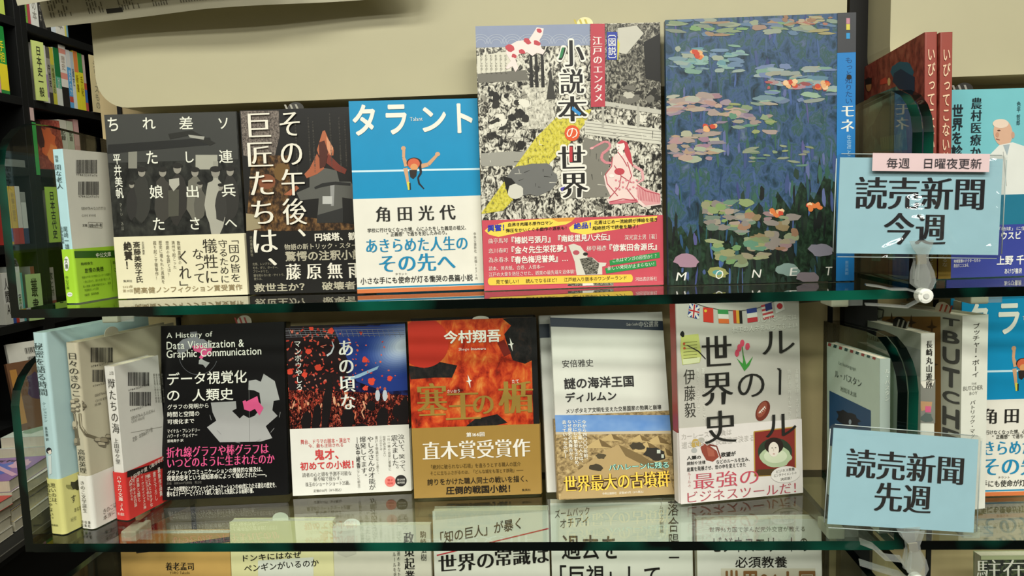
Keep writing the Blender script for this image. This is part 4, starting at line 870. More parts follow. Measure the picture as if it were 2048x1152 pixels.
def rules_book():
    a = F('L7').sheet(1320, 590, 2.68); s = F('L7', 'L'); K = '24231f'
    s.zone(0, 0, 1, 1, 'a03a30', 2)
    a.line([(150, 38), (240, 70), (330, 88), (430, 92), (520, 78), (610, 42)], 3, '3a3a34', 3)
    def flag(x, y, w, h, st, vert, sk):
        n = len(st)
        for i, c in enumerate(st):
            if vert: q = [(x + w * i / n, y + sk * i / n), (x + w * (i + 1) / n, y + sk * (i + 1) / n), (x + w * (i + 1) / n + 4, y + h + sk * (i + 1) / n), (x + w * i / n + 4, y + h + sk * i / n)]
            else: q = [(x + 2 * i, y + h * i / n), (x + w + 2 * i, y + sk + h * i / n), (x + w + 2 * i + 2, y + sk + h * (i + 1) / n), (x + 2 * i + 2, y + h * (i + 1) / n)]
            a.poly(q, c, 4)
    a.poly([(158, 50), (212, 66), (205, 136), (148, 122)], '2c3c7c', 4); a.line([(158, 52), (206, 134)], 12, 'd2d0c8', 5); a.line([(210, 68), (150, 122)], 12, 'd2d0c8', 5); a.line([(184, 58), (177, 128)], 16, 'd2d0c8', 6); a.line([(154, 86), (209, 100)], 16, 'd2d0c8', 6); a.line([(184, 58), (177, 128)], 8, 'b03034', 7); a.line([(154, 86), (209, 100)], 8, 'b03034', 7)
    flag(230, 72, 54, 78, ('c43a2c',), False, 6); a.ell(243, 92, 8, 8, 'd8b83c', 6, 10)
    flag(308, 84, 56, 74, ('3a8a4a', 'd4d2c6', 'cf6a34'), False, 2); flag(390, 88, 48, 70, ('b0402c', 'd0a038', '22221f'), True, 2); flag(463, 82, 54, 74, ('2f3f7c', 'd4d2c6', 'b8383c'), False, -8)
    flag(540, 62, 56, 78, ('b8484a', 'd4d2c6', 'b8484a', 'd4d2c6', 'b8484a', 'd4d2c6', 'b8484a'), False, -14); a.poly([(560, 56), (596, 46), (600, 82), (566, 94)], '303a70', 6)
    a.poly([(610, 46), (655, 30), (668, 84), (620, 106)], 'd6d4ca', 4); a.ell(640, 66, 16, 16, 'b8383c', 6, 16)
    P = 'd4d2c6'
    a.h('ハンドボールでは', 525, 120, 730, 150, P, 'b', .2); a.h('相手の人ネを取ってもよい', 385, 168, 735, 200, P, 'b', .2); a.t('五種競泳は、ネコを飼う', 724, 405, 742, 690, P, 'b'); a.t('特許法の例外もできる', 684, 405, 702, 680, P, 'b'); a.t('夜をくう・あおいそら', 196, 400, 212, 640, P, 'b'); a.t('夏のうえ・・きこ？', 226, 400, 242, 690, P, 'b')
    a.poly([(112, 225), (205, 215), (222, 330), (212, 370), (120, 382), (108, 300)], 'b4b96a', 3); a.poly([(120, 352), (214, 340), (210, 368), (124, 380)], 'c9cda0', 4)
    for k in range(6): a.line([(125, 262 + 17 * k), (198, 256 + 17 * k)], 3, '6a6d3a', 4)
    a.ell(128, 268, 7, 7, 'b05030', 5, 8); a.ell(130, 292, 7, 7, 'b05030', 5, 8); a.ell(120, 216, 13, 15, '1b1b19', 5, 10, .4, .3); a.line([(142, 275), (205, 308), (244, 350)], [4, 7, 5], '2c2b28', 5)
    for x, y in ((440, 265), (424, 290), (468, 282), (412, 318)): a.ell(x, y, 12, 20, 'c4485c', 5, 14, .1, .1, x)
    a.line([(440, 285), (452, 400)], 5, '3f7a34', 4); a.poly([(452, 415), (410, 345), (442, 375), (448, 330), (462, 380), (498, 335), (478, 385)], '3f8a3a', 4)
    a.ell(550, 627, 34, 58, '6a3024', 4, 24, .42); a.ell(546, 620, 22, 46, '8a4a38', 5, 22, .42); a.line([(528, 640), (562, 604)], 5, 'd6cfc2', 6)
    for k in range(4): a.line([(532 + 8 * k, 628 - 8 * k), (542 + 8 * k, 640 - 8 * k)], 3, 'd6cfc2', 6)
    for c, x0, y0, x1, y1, st in (('世', 222, 225, 382, 386, 'n'), ('界', 222, 424, 390, 594, 'n'), ('の', 415, 428, 558, 552, 'm'), ('ル', 545, 198, 720, 320, 'm')): a.h(c, x0, y0, x1, y1, K, st, layer=9)
    a.line([(626, 400), (642, 406), (640, 540)], [4, 13, 12], K, 9); a.t('伊藤毅', 128, 404, 188, 662, '34332c', 'm')
    a.on_band(); a.zone(0, .62, 1, 1, 'd3cdc6')
    a.h('史', 234, 624, 405, 796, K, 'n', layer=8); a.h('ル', 560, 642, 726, 762, K, 'm', layer=8)
    a.h('カーレースの勝負は', 112, 738, 380, 770, 'bdb8b0', 'b', .2); a.h('速さではなく快適性で決まる', 112, 776, 500, 812, 'bdb8b0', 'b', .3)
    a.ell(188, 800, 24, 24, 'b59a58', 3, 12, 0, .25, 2); a.ell(218, 782, 18, 14, 'a8a49a', 3, 12); a.ell(180, 838, 16, 14, 'a8a8a4', 3, 12)
    a.poly([(228, 800), (262, 812), (300, 840), (312, 872), (280, 898), (245, 890), (222, 850), (214, 822)], '8a4436', 4); a.poly([(245, 815), (285, 838), (290, 870), (255, 870)], 'a05a48', 5); a.line([(250, 805), (300, 815), (322, 880)], [10, 6, 6], '6a2f26', 5)
    for tx, x0, y0, x1, y1, st in (('人類の', 140, 865, 216, 886, 'B'), ('欲望が', 322, 844, 402, 870, 'B'), ('規制や法律', 140, 894, 240, 914, 'b'), ('などのルールを生み、', 298, 880, 476, 902, 'b'), ('産業を発展させ、世の中を変えてきた', 140, 914, 456, 938, 'b')): a.h(tx, x0, y0, x1, y1, K, st)
    a.t('ルールの', 146, 955, 162, 1035, 'b0706c'); a.h('最強の', 175, 948, 524, 1032, 'b84a58', 'm'); a.h('ビジネスツールだ！', 143, 1034, 724, 1090, 'a84a54', 'm')
    a.poly([(500, 738), (720, 712), (722, 965), (504, 975)], '7c2c26', 3); a.line([(500, 738), (720, 712), (722, 965), (504, 975), (500, 738)], 6, 'a8863c', 4)
    a.ell(612, 845, 92, 74, '2e3a2a', 4, 24); a.poly([(520, 940), (700, 930), (722, 965), (505, 974)], '4a3a22', 5); a.ell(616, 872, 84, 56, 'a9b894', 5, 30, 0, .05, 2); a.ell(614, 868, 62, 38, 'c4ccae', 6, 24)
    a.ell(606, 812, 50, 44, '2a1f1a', 7, 20); a.ell(604, 832, 28, 40, 'd8cfc0', 8, 20); a.line([(592, 824), (600, 824)], 3, '3a2c24', 9); a.line([(610, 823), (618, 823)], 3, '3a2c24', 9); a.line([(600, 856), (610, 856)], 3, '9a4a40', 9); a.line([(604, 828), (603, 842)], 2, 'a89484', 9)
    a.ell(668, 966, 78, 44, 'd9d4cc', 7, 26, -.1); a.h('ビジネス教養', 618, 938, 716, 955, '4a4840', 'r', .4, layer=9); a.h('エンタテイメントの', 604, 960, 726, 975, '4a4840', 'r', .4, layer=9); a.h('決定版！', 640, 982, 700, 997, '4a4840', 'b', .2, layer=9)
    book('paperback_book', 'light grey book with a row of little flags and a white band showing a portrait', TAB['L7'], [a, s], 'b7b4a8', 'L', (.355, 'd3cdc6'), hard=True, group=LOWG)

# ---------- third shelf, tops showing under the lower glass
THG = 'books on the third glass shelf'
def third_row():
    a = F('T0').sheet(200, 980, 2.926)
    a.poly([(150, 250), (790, 250), (790, 310), (150, 325)], 'b08a4c', 2); a.poly([(210, 358), (760, 280), (770, 310), (215, 378)], '2a2018', 3); a.h('養老孟司', 385, 430, 550, 476, INK, 'M'); a.h('YORO Takeshi', 410, 482, 525, 498, '4a3a1c', 'm')
    book('paperback_book', 'golden brown book under the lower shelf at the left', TAB['T0'], [a], 'c29a58', 'R', None, hard=False, group=THG, coat=.5, rough=.25)
    a = F('T1').sheet(200, 980, 2.926); a.poly([(925, 420), (1250, 400), (1250, 900), (930, 900)], 'd2d2c4', 2)
    a.h('ドンキにはなぜ', 838, 386, 1180, 424, INK, 'b', .55); a.h('ペンギンがいるのか', 845, 442, 1282, 486, INK, 'b', .75); a.rect(1140, 190, 1345, 300, 'd9d2a6', 2)
    book('paperback_book', 'pale yellow book with two slanted lines of title under the lower shelf', TAB['T1'], [a], 'd6cf9c', 'R', None, hard=False, group=THG, slip=(.055, .018, .012, 'cfd0bc', None))
    a = F('T2').sheet(200, 980, 2.926); a.t('政策起業家', 1782, 252, 1842, 620, INK, 'M'); a.t('駒崎弘樹', 1876, 246, 1910, 420, '2a2820', 'm'); a.t('普通のあなたが社会の', 1742, 330, 1760, 640, '3a3830', 'm'); a.t('ルールを変える方法', 1718, 370, 1736, 640, '3a3830', 'm')
    a.poly([(1390, 250), (1490, 240), (1500, 380), (1440, 400), (1390, 380)], 'b9b4a4', 2)
    book('paperback_book', 'small greyish book with vertical black title under the lower shelf', TAB['T2'], [a], 'c9c4b2', 'R', None, hard=False, group=THG, slip=(.02, .018, .01, 'd8d6cc', None))
    a = F('T3').sheet(820, 980, 2.381)
    a.poly([(120, 110), (660, 90), (662, 105), (330, 130), (122, 150)], 'b9b8a8', 2); a.h('「知の巨人」が暴く', 145, 205, 530, 262, '2a2822', 'b', 1.2); a.line([(128, 318), (660, 190)], 6, 'b03038', 3)
    a.h('世界の', 136, 318, 400, 400, INK, 'M', .25); a.h('常識は', 405, 285, 662, 368, INK, 'M', .15); a.h('ウソだらけ', 230, 440, 640, 540, 'b03038', 'B', .2)
    book('paperback_book', 'white book with thick black title and a red line, under the lower shelf', TAB['T3'], [a], 'cfcec0', 'R', None, hard=False, group=THG)
    a = F('T4').sheet(820, 980, 2.381); a.h('ズームバック', 690, 100, 855, 140, '2a2822', 'r', .4); a.h('オチアイ', 715, 145, 850, 188, '2a2822', 'r', .3)
    a.t('落合陽一', 1230, 56, 1280, 330, '2a2822', 'r'); a.h('過去を', 722, 218, 990, 335, INK, 'b', -.02); a.h('「巨視」して', 715, 362, 1190, 470, INK, 'b'); a.t('ズームバック制作班', 1188, 40, 1206, 210, '6a685c')
    book('paperback_book', 'wide white book with handwriting and large black title under the lower shelf', TAB['T4'], [a], 'cbcbbd', 'R', None, hard=False, group=THG)
    a = F('T5').sheet(820, 980, 2.381); a.h('世界96カ国で学んだ元外交官が教える', 1425, 180, 1880, 205, '5a584c', 'r'); a.h('ビジネスエリートの', 1445, 228, 1895, 300, INK, 'r'); a.h('必須教養', 1548, 322, 1795, 376, INK, 'b')
    a.rect(1480, 380, 1930, 420, 'bfb9a4', 2); a.h('世界96カ国', 1490, 386, 1930, 520, '7a5632', 'B')
    book('paperback_book', 'white business book at the right end under the lower shelf', TAB['T5'], [a], 'cdccc0', 'R', None, hard=False, group=THG)
    a = F('T6').sheet(1780, 1040, 7.642); a.zone(.0, .03, 1, 1, DARKLEAF); a.h('駐在日記', 1318, 625, 2900, 900, 'c9c6b8', 'm')
    a.zone(0, 0, 1, .03, 'a7ab84', 3)
    book('paperback_book', 'dark leafy book with thin white title, in the lower right corner', TAB['T6'], [a], '8f9670', 'R', None, hard=False, group=THG)

# ---------- the next bay on the right
RUG = 'books in the right-hand bay, top shelf'; RLG = 'books in the right-hand bay, lower shelf'
def right_bay():
    for key, lab in (('RC1', 'red comic with a painted group of figures, the left one by the glass panels'), ('RC2', 'red comic standing right of its twin, cream handwriting on the spine')):
        a = Face('F'); c = F(key, 'L').sheet(1690, 160, 7.2)
        a.t('いびってこない義母と義姉', .2, .07, .8, .78, 'd8b898', 'b'); a.zone(0, .84, 1, 1, 'a88a3c', 2); a.t('いじわるな', .3, .86, .7, .95, 'e0d4b4')
        c.zone(0, 0, 1, 1, RUSTPAINT)
        c.ell(880, -40, 170, 150, '24505e', 2, 22, .3, .06); c.poly([(760, -30), (860, -90), (960, -20), (1060, 40), (1060, 260), (840, 200), (740, 90)], '1a2c40', 3); c.ell(385, 120, 50, 110, '3a221c', 2, 18); c.ell(392, 130, 40, 90, 'b07a48', 3, 18); c.poly([(330, 40), (440, 20), (430, 110), (345, 120)], '241814', 4)
        c.poly([(560, 60), (640, 20), (680, 110), (560, 130)], 'b03c2a', 3); c.ell(690, 90, 22, 60, 'c9a76a', 4, 12); c.poly([(260, 420), (420, 300), (800, 160), (900, 300), (960, 1100), (250, 1100)], PANELTINT, 4)  # the teal area paints in the side panel's reflection, following its arc
        c.ell(650, 700, 190, 310, '152a30', 5, 26, .25, .1); c.poly([(420, 380), (560, 340), (600, 430), (460, 700), (360, 780)], '7a9a84', 5); c.poly([(560, 900), (860, 860), (850, 1080), (580, 1080)], '6a7450', 6)
        for k in range(9): c.line([(520 + 34 * k, 850), (540 + 32 * k, 1000 + 20 * (k % 3))], [12, 2], '14222a', 7)
        c.zone(.25, .86, .4, .94, '8fa08a', 6); c.zone(.5, .86, .62, .93, '8fa08a', 6)
        book('comic_book', lab, TAB[key], [a, c], '8f463c', 'F', None, hard=False, group='pair of red comics', rough=.25, coat=.5)
    a = F('RB').sheet(1880, 160, 2.618)
    a.zone(0, 0, 1, 1, '6fb4ba'); a.t('農村医療から', 158, 96, 216, 470, '17242a', 'M'); a.t('世界を診る', 60, 130, 118, 480, '17242a', 'B'); a.t('色平 哲郎', 402, 115, 422, 240, '33565c', 'b')
    a.ell(330, 280, 50, 72, 'c9a288', 3, 24, -.1); a.ell(318, 232, 42, 24, 'd8c4b0', 4, 18); a.ell(308, 268, 9, 4, '5a3c30', 5, 8); a.ell(300, 290, 9, 14, 'b88a70', 5, 8); a.line([(292, 312), (312, 318)], 4, '8a5a4c', 5); a.ell(382, 292, 9, 18, 'b8917a', 4, 10)
    a.poly([(255, 400), (310, 345), (380, 330), (470, 360), (520, 480), (540, 720), (240, 720)], 'd2d4cc', 3); a.line([(330, 380), (345, 560)], 4, 'a8aaa4', 4); a.poly([(330, 345), (365, 340), (350, 400)], '9aa8ac', 4)
    a.on_band(); a.zone(0, .56, 1, .72, '1f6c84', 2); a.zone(0, .72, 1, 1, '35408c', 2); D = 'dcdcd6'
    a.h('「地球」に生きる医師の記録', 300, 770, 620, 790, D, 'r'); a.h('ウスビ・サコ氏', 310, 795, 560, 838, D, 'B'); a.h('上野 千鶴子氏', 285, 920, 560, 970, D, 'B'); a.h('あけび書房', 325, 990, 415, 1018, D, 'b'); a.h('地域医療のドクターたちの', 60, 942, 200, 960, D, 'b'); a.h('原点がここにある。', 60, 965, 140, 985, D, 'b')
    book('hardcover_book', 'turquoise book with a bald man in a white coat, at the right edge', TAB['RB'], [a], '6fb4ba', 'R', (.43, '35408c'), hard=True, group=RUG, coat=.6, rough=.2, slip=(.02, .018, .012, '2c2a26', '8a8880'))
    # lower shelf of that bay
    s = F('BAST').sheet(1620, 620, 4.8); c = F('BAST', 'L').sheet(1620, 620, 4.8)
    s.zone(0, 0, 1, 1, '93a096', 1); s.t('ル・バスタン', 770, 590, 812, 850, 'c2cabc', 'm')
    c.zone(0, 0, 1, 1, 'b4c6b4')
    for k in range(9): c.poly([(225 + 55 * k, 372 + 13 * k), (255 + 55 * k, 380 + 13 * k), (245 + 55 * k, 412 + 13 * k), (215 + 55 * k, 404 + 13 * k)], ('8c4038', '2a4a44')[k % 2], 3)
    c.h('Le bastingage', 330, 556, 500, 592, '5a6a5c', 'm'); c.h('ル・バスタン', 292, 645, 555, 705, '26342c', 'm'); c.h('池間洋太郎', 345, 765, 505, 805, '4a5a4c', 'm'); c.poly([(235, 780), (645, 935), (650, 1300), (235, 1240)], '1d4668', 3); c.ell(420, 1010, 120, 60, '10161c', 4, 18, .3, .2); c.ell(445, 1036, 14, 22, '8a98a0', 5, 12)
    book('paperback_book', 'thin pale green book with an airmail border, nearest the glass panels', TAB['BAST'], [s, c], 'aabfae', 'F', None, hard=False, group=RLG)
    s = F('NAGA').sheet(1620, 620, 4.8); c = F('NAGA', 'L').sheet(1620, 620, 4.8)
    s.t('長崎丸山遊廓', 1098, 350, 1158, 780, INK, 'M'); s.poly([(1030, 720), (1190, 700), (1190, 1100), (1040, 1100)], '7a7a70', 2); s.poly([(1040, 720), (1180, 710), (1150, 780), (1080, 780)], 'd8d4c4', 3); s.poly([(1040, 900), (1160, 905), (1150, 970), (1060, 990)], 'b08a64', 3); s.rect(1095, 945, 1148, 1000, 'c45a7c', 4); s.poly([(1030, 870), (1052, 870), (1050, 990), (1030, 990)], 'b89a3c', 4); s.ell(1110, 1050, 60, 40, '55605a', 4, 14, 0, .2)
    c.zone(0, 0, 1, 1, 'c2c6b6'); c.zone(0, .09, 1, .24, 'a4aaa0', 2); c.h('長崎丸山遊廓', 350, 300, 690, 345, '262620', 'M'); c.h('江戸時代のワンダーランド', 420, 402, 640, 425, '4a4a40')
    book('paperback_book', 'white book with a long black spine title, second from the panels', TAB['NAGA'], [s, c], 'cfd0c2', 'F', None, hard=False, group=RLG, slip=(.055, .03, .014, '1d1c1a', 'c8c6ba'))
    s = F('BUTCH').sheet(1620, 580, 4.114); c = F('BUTCH', 'L').sheet(1620, 580, 4.114)
    s.zone(0, 0, 1, 1, 'd3d4c6'); s.t('ブッチャー・ボーイ', 1330, 295, 1385, 715, '34332c', 'r'); s.h('THE', 1322, 760, 1362, 775, '7a7a70', 'm'); s.h('BUTCHER', 1258, 785, 1410, 818, '7a7a70', 'm'); s.h('BOY', 1308, 830, 1368, 855, '7a7a70', 'm'); s.t('パトリック・マッケイブ', 1310, 900, 1350, 1300, '44433a', 'm')
    c.zone(0, 0, 1, 1, 'b9bba8'); c.poly([(555, 240), (1065, 245), (1075, 1700), (560, 1640)], '8a6430', 2)
    for x, y in ((990, 325), (810, 290), (640, 270), (1000, 620), (960, 900)): c.poly([(x, y - 65), (x + 10, y - 12), (x + 50, y), (x + 10, y + 12), (x, y + 65), (x - 10, y + 12), (x - 50, y), (x - 10, y - 12)], '4a3418', 3)
    c.line([(500, 175), (530, 330)], 14, '55564c', 3); c.line([(500, 175), (570, 190), (560, 250), (515, 260)], 12, '55564c', 3)
    for t_, y0, y1 in (('T', 260, 320), ('B', 360, 455), ('U', 490, 615), ('T', 650, 800), ('C', 830, 920), ('H', 960, 1110), ('E', 1130, 1240)): c.h(t_, 1085, y0, 1235, y1, '4a4b46', 'B')
    book('hardcover_book', 'thick white book with sketchy grey lettering, standing spine-out beside the blue novel', TAB['BUTCH'], [s, c], 'c9cab8', 'F', None, hard=True, group=RLG, slip=(.04, .02, .013, 'd6cdb8', 'b8503c'))

# ------------------------------------------------------------------ the setting
ZL = -0.226; ZT = -0.43; WALL = 0.172
def setting():
    m = MB(); m.box((-2.05, -3.2, -1.29), (3.0, 3.7, -1.25), plain('dark_floor_tiles', '3a3731', 0.35, noise=3)); struct('floor', m)
    m = MB(); m.box((-2.05, -3.2, CEIL), (3.0, 3.7, CEIL + .04), plain('white_ceiling', 'd4d4cc', 0.8)); struct('ceiling', m)
    m = MB(); m.box((-2.09, -3.2, -1.25), (-2.05, 3.7, CEIL), plain('shop_wall', '8d8874', 0.7)); struct('wall_left', m)
    m = MB(); m.box((-2.05, 3.7, -1.25), (3.0, 3.74, CEIL), plain('shop_wall', '8d8874', 0.7)); struct('wall_far', m)
    m = MB(); m.box((-2.05, -3.24, -1.25), (3.0, -3.2, CEIL), plain('unseen_dark_shelving', '3d382f', 0.8, noise=5, var=.5)); struct('wall_front', m)  # unseen dark wall, added with the right wall to darken reflections on covers
    m = MB(); m.box((3.0, -3.2, -1.25), (3.04, 3.7, CEIL), plain('shop_wall', '8d8874', 0.7)); struct('wall_right', m)
    m = MB(); m.box((-0.475, WALL, -1.25), (1.25, WALL + .02, .95), WOOD); struct('wall_back', m)
    m = MB(); m.box((.357, WALL - .014, -1.25), (.392, WALL, .95), plain('black_post', '100e0c', .6)); struct('trim_1', m)
    for i, x in enumerate((-.452, -.402, .346, .46)):
        m = MB(); m.box((x - .0025, WALL - .002, -1.2), (x + .0025, WALL, .9), DARK)
        struct('trim_%d' % (i + 2), m)

def glass_unit(name, label, x0, x1, zs, yf, prof, plate_front=None):
    rt = empty(name, (x0, WALL, zs), label, 'shelf', 'glass shelves')
    t = .0085; yf2 = yf if plate_front is None else plate_front
    m = MB(); E6 = [GLASS, GLASS, EDGE, EDGE, EDGE, EDGE]
    m.box((t, yf2 - WALL, -t), (x1 - x0 - t, 0, 0), GLASS, E6); m.build('shelf_plate', rt)
    for x in (0, x1 - x0 - t):
        m = MB(); m.prism([(y + yf - WALL, z) for y, z in prof], lambda a, b: (x, a, b), (t, 0, 0), GLASS, EDGE); m.build('side_panel', rt)
    return rt

def bracket(x, zs, label):
    rt = empty('shelf_bracket', (x, WALL, zs), label, 'bracket', 'brackets under the glass shelves')
    m = MB(); m.prism([(0, -.0085), (-.115, -.0085), (-.115, -.016), (0, -.034)], lambda a, b: (-.003, a, b), (.006, 0, 0), METAL); m.build('arm', rt)
    m = MB(); m.box((-.008, -.138, -.0195), (.008, -.108, -.0085), plain('milky_plastic', 'b4b39c', .3, transmission=.2)); cap = m.build('end_cap', rt, bevel=.0012)
    m = MB(); m.box((.009, -.134, -.019), (.022, -.132, -.009), CLEAR); m.build('clear_tab', cap)

PROF = [(0, -.008), (0, .136), (.004, .150), (.012, .161), (.025, .171), (.044, .178), (.07, .179), (.172, .173), (.172, -.008)]
def shelves():
    low = [(y, z) for y, z in PROF[:-2]] + [(.184, .172), (.184, -.008)]
    glass_unit('glass_shelf', 'upper clear glass shelf of the left-hand bay, with rounded end panels', -.475, .3605, 0, 0, PROF)
    glass_unit('glass_shelf', 'lower clear glass shelf of the left-hand bay, full width with emerald front edge', -.475, .348, ZL, -.012, low)
    thr = [(0, -.008), (0, .09), (.006, .115), (.02, .134), (.04, .143), (.07, .146), (.282, .146), (.282, -.008)]
    glass_unit('glass_shelf', 'deepest glass shelf of the left-hand bay, only its end panels showing at the bottom', -.475, .345, ZT, -.11, thr)
    glass_unit('glass_shelf', 'upper glass shelf of the right-hand bay, behind the sticker-topped card', .3615, 1.21, 0, 0, PROF)
    glass_unit('glass_shelf', 'lower glass shelf of the right-hand bay', .349, 1.21, ZL, -.012, low)
    glass_unit('glass_shelf', 'deepest glass shelf of the right-hand bay, under the dark leafy book', .373, 1.21, ZT, -.11, thr)
    for x, n in ((-.400, 'at the left end'), (.306, 'near the right end')):
        for z, s in ((0, 'upper'), (ZL, 'lower')): bracket(x, z, 'small plastic-tipped bracket under the %s shelf %s of the left-hand bay' % (s, n))
    for z, s in ((0, 'upper'), (ZL, 'lower')): bracket(.432, z, 'small plastic-tipped bracket under the %s shelf of the right-hand bay' % s)

def sign_board(x0, x1, z0, z1, label):
    rt = empty('sign_board', (x0, WALL, z0), label, 'sign board', 'blank cream sign boards')
    r = .032; w = x1 - x0; h = z1 - z0; P = []
    for cx, cz, a in ((r, r, 180), (w - r, r, 270)): P += [(cx + r * math.cos(R(a + 90 * k / 8)), cz + r * math.sin(R(a + 90 * k / 8))) for k in range(9)]
    P += [(w, h), (0, h)]
    m = MB(); m.prism(P, lambda a, b: (a, -.002, b), (0, -.066, 0), BOARD); m.build('board', rt, bevel=.003)

def newspaper(edge, z1, y, label, seed, ridge):
    """a loose sheet hanging down over the board; edge lists its lower edge points"""
    rt = empty('newspaper_sheet', (edge[0][0], y, edge[0][1]), label, 'newspaper', 'newspaper sheets hanging over the sign board')
    ox, oz = edge[0]; m = MB(); rn = random.Random(seed); pm = paper('bdb89f', .8, .2); n = 40; rows = 8
    L = [0]
    for a, b in zip(edge, edge[1:]): L.append(L[-1] + math.hypot(b[0] - a[0], b[1] - a[1]))
    def ed(t):
        d = t * L[-1]
        for i in range(len(edge) - 1):
            if d <= L[i + 1] + 1e-9:
                q = (d - L[i]) / (L[i + 1] - L[i]); return edge[i][0] + (edge[i + 1][0] - edge[i][0]) * q, edge[i][1] + (edge[i + 1][1] - edge[i][1]) * q
        return edge[-1]
    def pt(u, v, e=0):
        x, z = ed(u); zz = z + (z1 - z) * v
        return (x - ox, -.014 * math.sin(v * 2.4) + .004 * math.sin(u * ridge + v * 2) - e, zz - oz)
    vs = [pt(i / n, j / rows) for j in range(rows + 1) for i in range(n + 1)]; k = len(vs)
    vs += [pt(i / n, j / rows, -.0002) for j in range(rows + 1) for i in range(n + 1)]; fs = []
    for j in range(rows):
        for i in range(n):
            a = j * (n + 1) + i; q = (a, a + 1, a + n + 2, a + n + 1); fs.append(q); fs.append(tuple(v_ + k for v_ in q[::-1]))
    m.add(vs, fs, pm)
    ink = paper('6f6b5b', .8, .2); dk = paper('35332c', .8, .2)
    def mark(u, v, du, dv, mm): m.add([pt(u, v, .0004), pt(u + du, v, .0004), pt(u + du, v + dv, .0004), pt(u, v + dv, .0004)], [(0, 1, 2, 3)], mm)
    u = .02
    while u < .97:
        w = rn.uniform(.05, .12)
        for c in range(int(w / .0075)):
            v = .10
            while v < .95:
                q = rn.uniform(.04, .10)
                if rn.random() < .8: mark(u + c * .0075, v, .0028, q * .8, ink)
                v += q
        u += w + rn.uniform(.015, .05)
    for u in (.17, .62): mark(u, .08, .045, .05, dk)
    m.build('sheet', rt)

def clip(ball, up, dn, gh, lean, label, tilt):
    """clear display clip: jaws on the shelf edge, swivel ball, and a sprung grip that holds a card"""
    rt = empty('display_clip', ball, label, 'clip', 'clear card clips')
    M = MB()
    M.ribbon([(-.002, -.001, .002), (-.012, .003, up * .8), (-.022, .010, up * .72), (-.029, .018, up), (-.037, .026, up + .001)], .006, .0013, (.3, 1, 0), CLEAR); M.build('upper_jaw', rt)
    M = MB(); M.ribbon([(-.002, -.001, -.003), (-.012, .003, dn), (-.024, .012, dn + .0004), (-.037, .026, dn)], .006, .0013, (.3, 1, 0), CLEAR); M.build('lower_jaw', rt)
    M = MB(); M.tube([(0, -.006, 0), (0, -.0055, 0), (0, .003, 0), (0, .0035, 0)], [.0042, .0062, .0062, .0042], plain('white_plastic', 'dcdcd2', .35), 20); ball_o = M.build('swivel_ball', rt); M = MB(); M.tube([(0, -.0068, 0), (0, -.006, 0)], [.0022, .0026], plain('grey_plastic', 'b9bab2', .35), 14); M.build('hub', ball_o)
    P = [(-9, 1.0), (11, .98), (9, .87), (5.5, .72), (5.5, .62), (9, .42), (10, .24), (6, .10), (-2, .10), (-8, .22), (-7, .42), (-3.5, .62), (-3.5, .74), (-7, .87)]
    c, s = math.cos(R(tilt)), math.sin(R(tilt))
    for y, nm in ((-.0045, 'front_grip'), (.0035, 'back_grip')):
        M = MB(); M.prism([(x / 1000 * c - z * gh * s, x / 1000 * s + z * gh * c) for x, z in P], lambda a, b: (a, y + b * lean + (.0 if y < 0 else 0), b), (0, .0012, 0), CLEAR)
        M.prism([(x / 1000 * c - z * gh * s, x / 1000 * s + z * gh * c) for x, z in ((-6, .30), (-4.8, .30), (-2.4, .62), (-3.4, .62))], lambda a, b: (a, y + b * lean - .0012, b), (0, .0011, 0), CLEAR); M.build(nm, rt)
    M = MB(); M.prism([(x / 1000 * c - z * gh * s, x / 1000 * s + z * gh * c) for x, z in ((-3, .56), (5, .56), (5, .73), (-3, .73))], lambda a, b: (a, -.0012 + b * lean, b), (0, .002, 0), plain('brass_spring', 'b5a684', .3, .8)); M.build('spring', rt)
    return rt

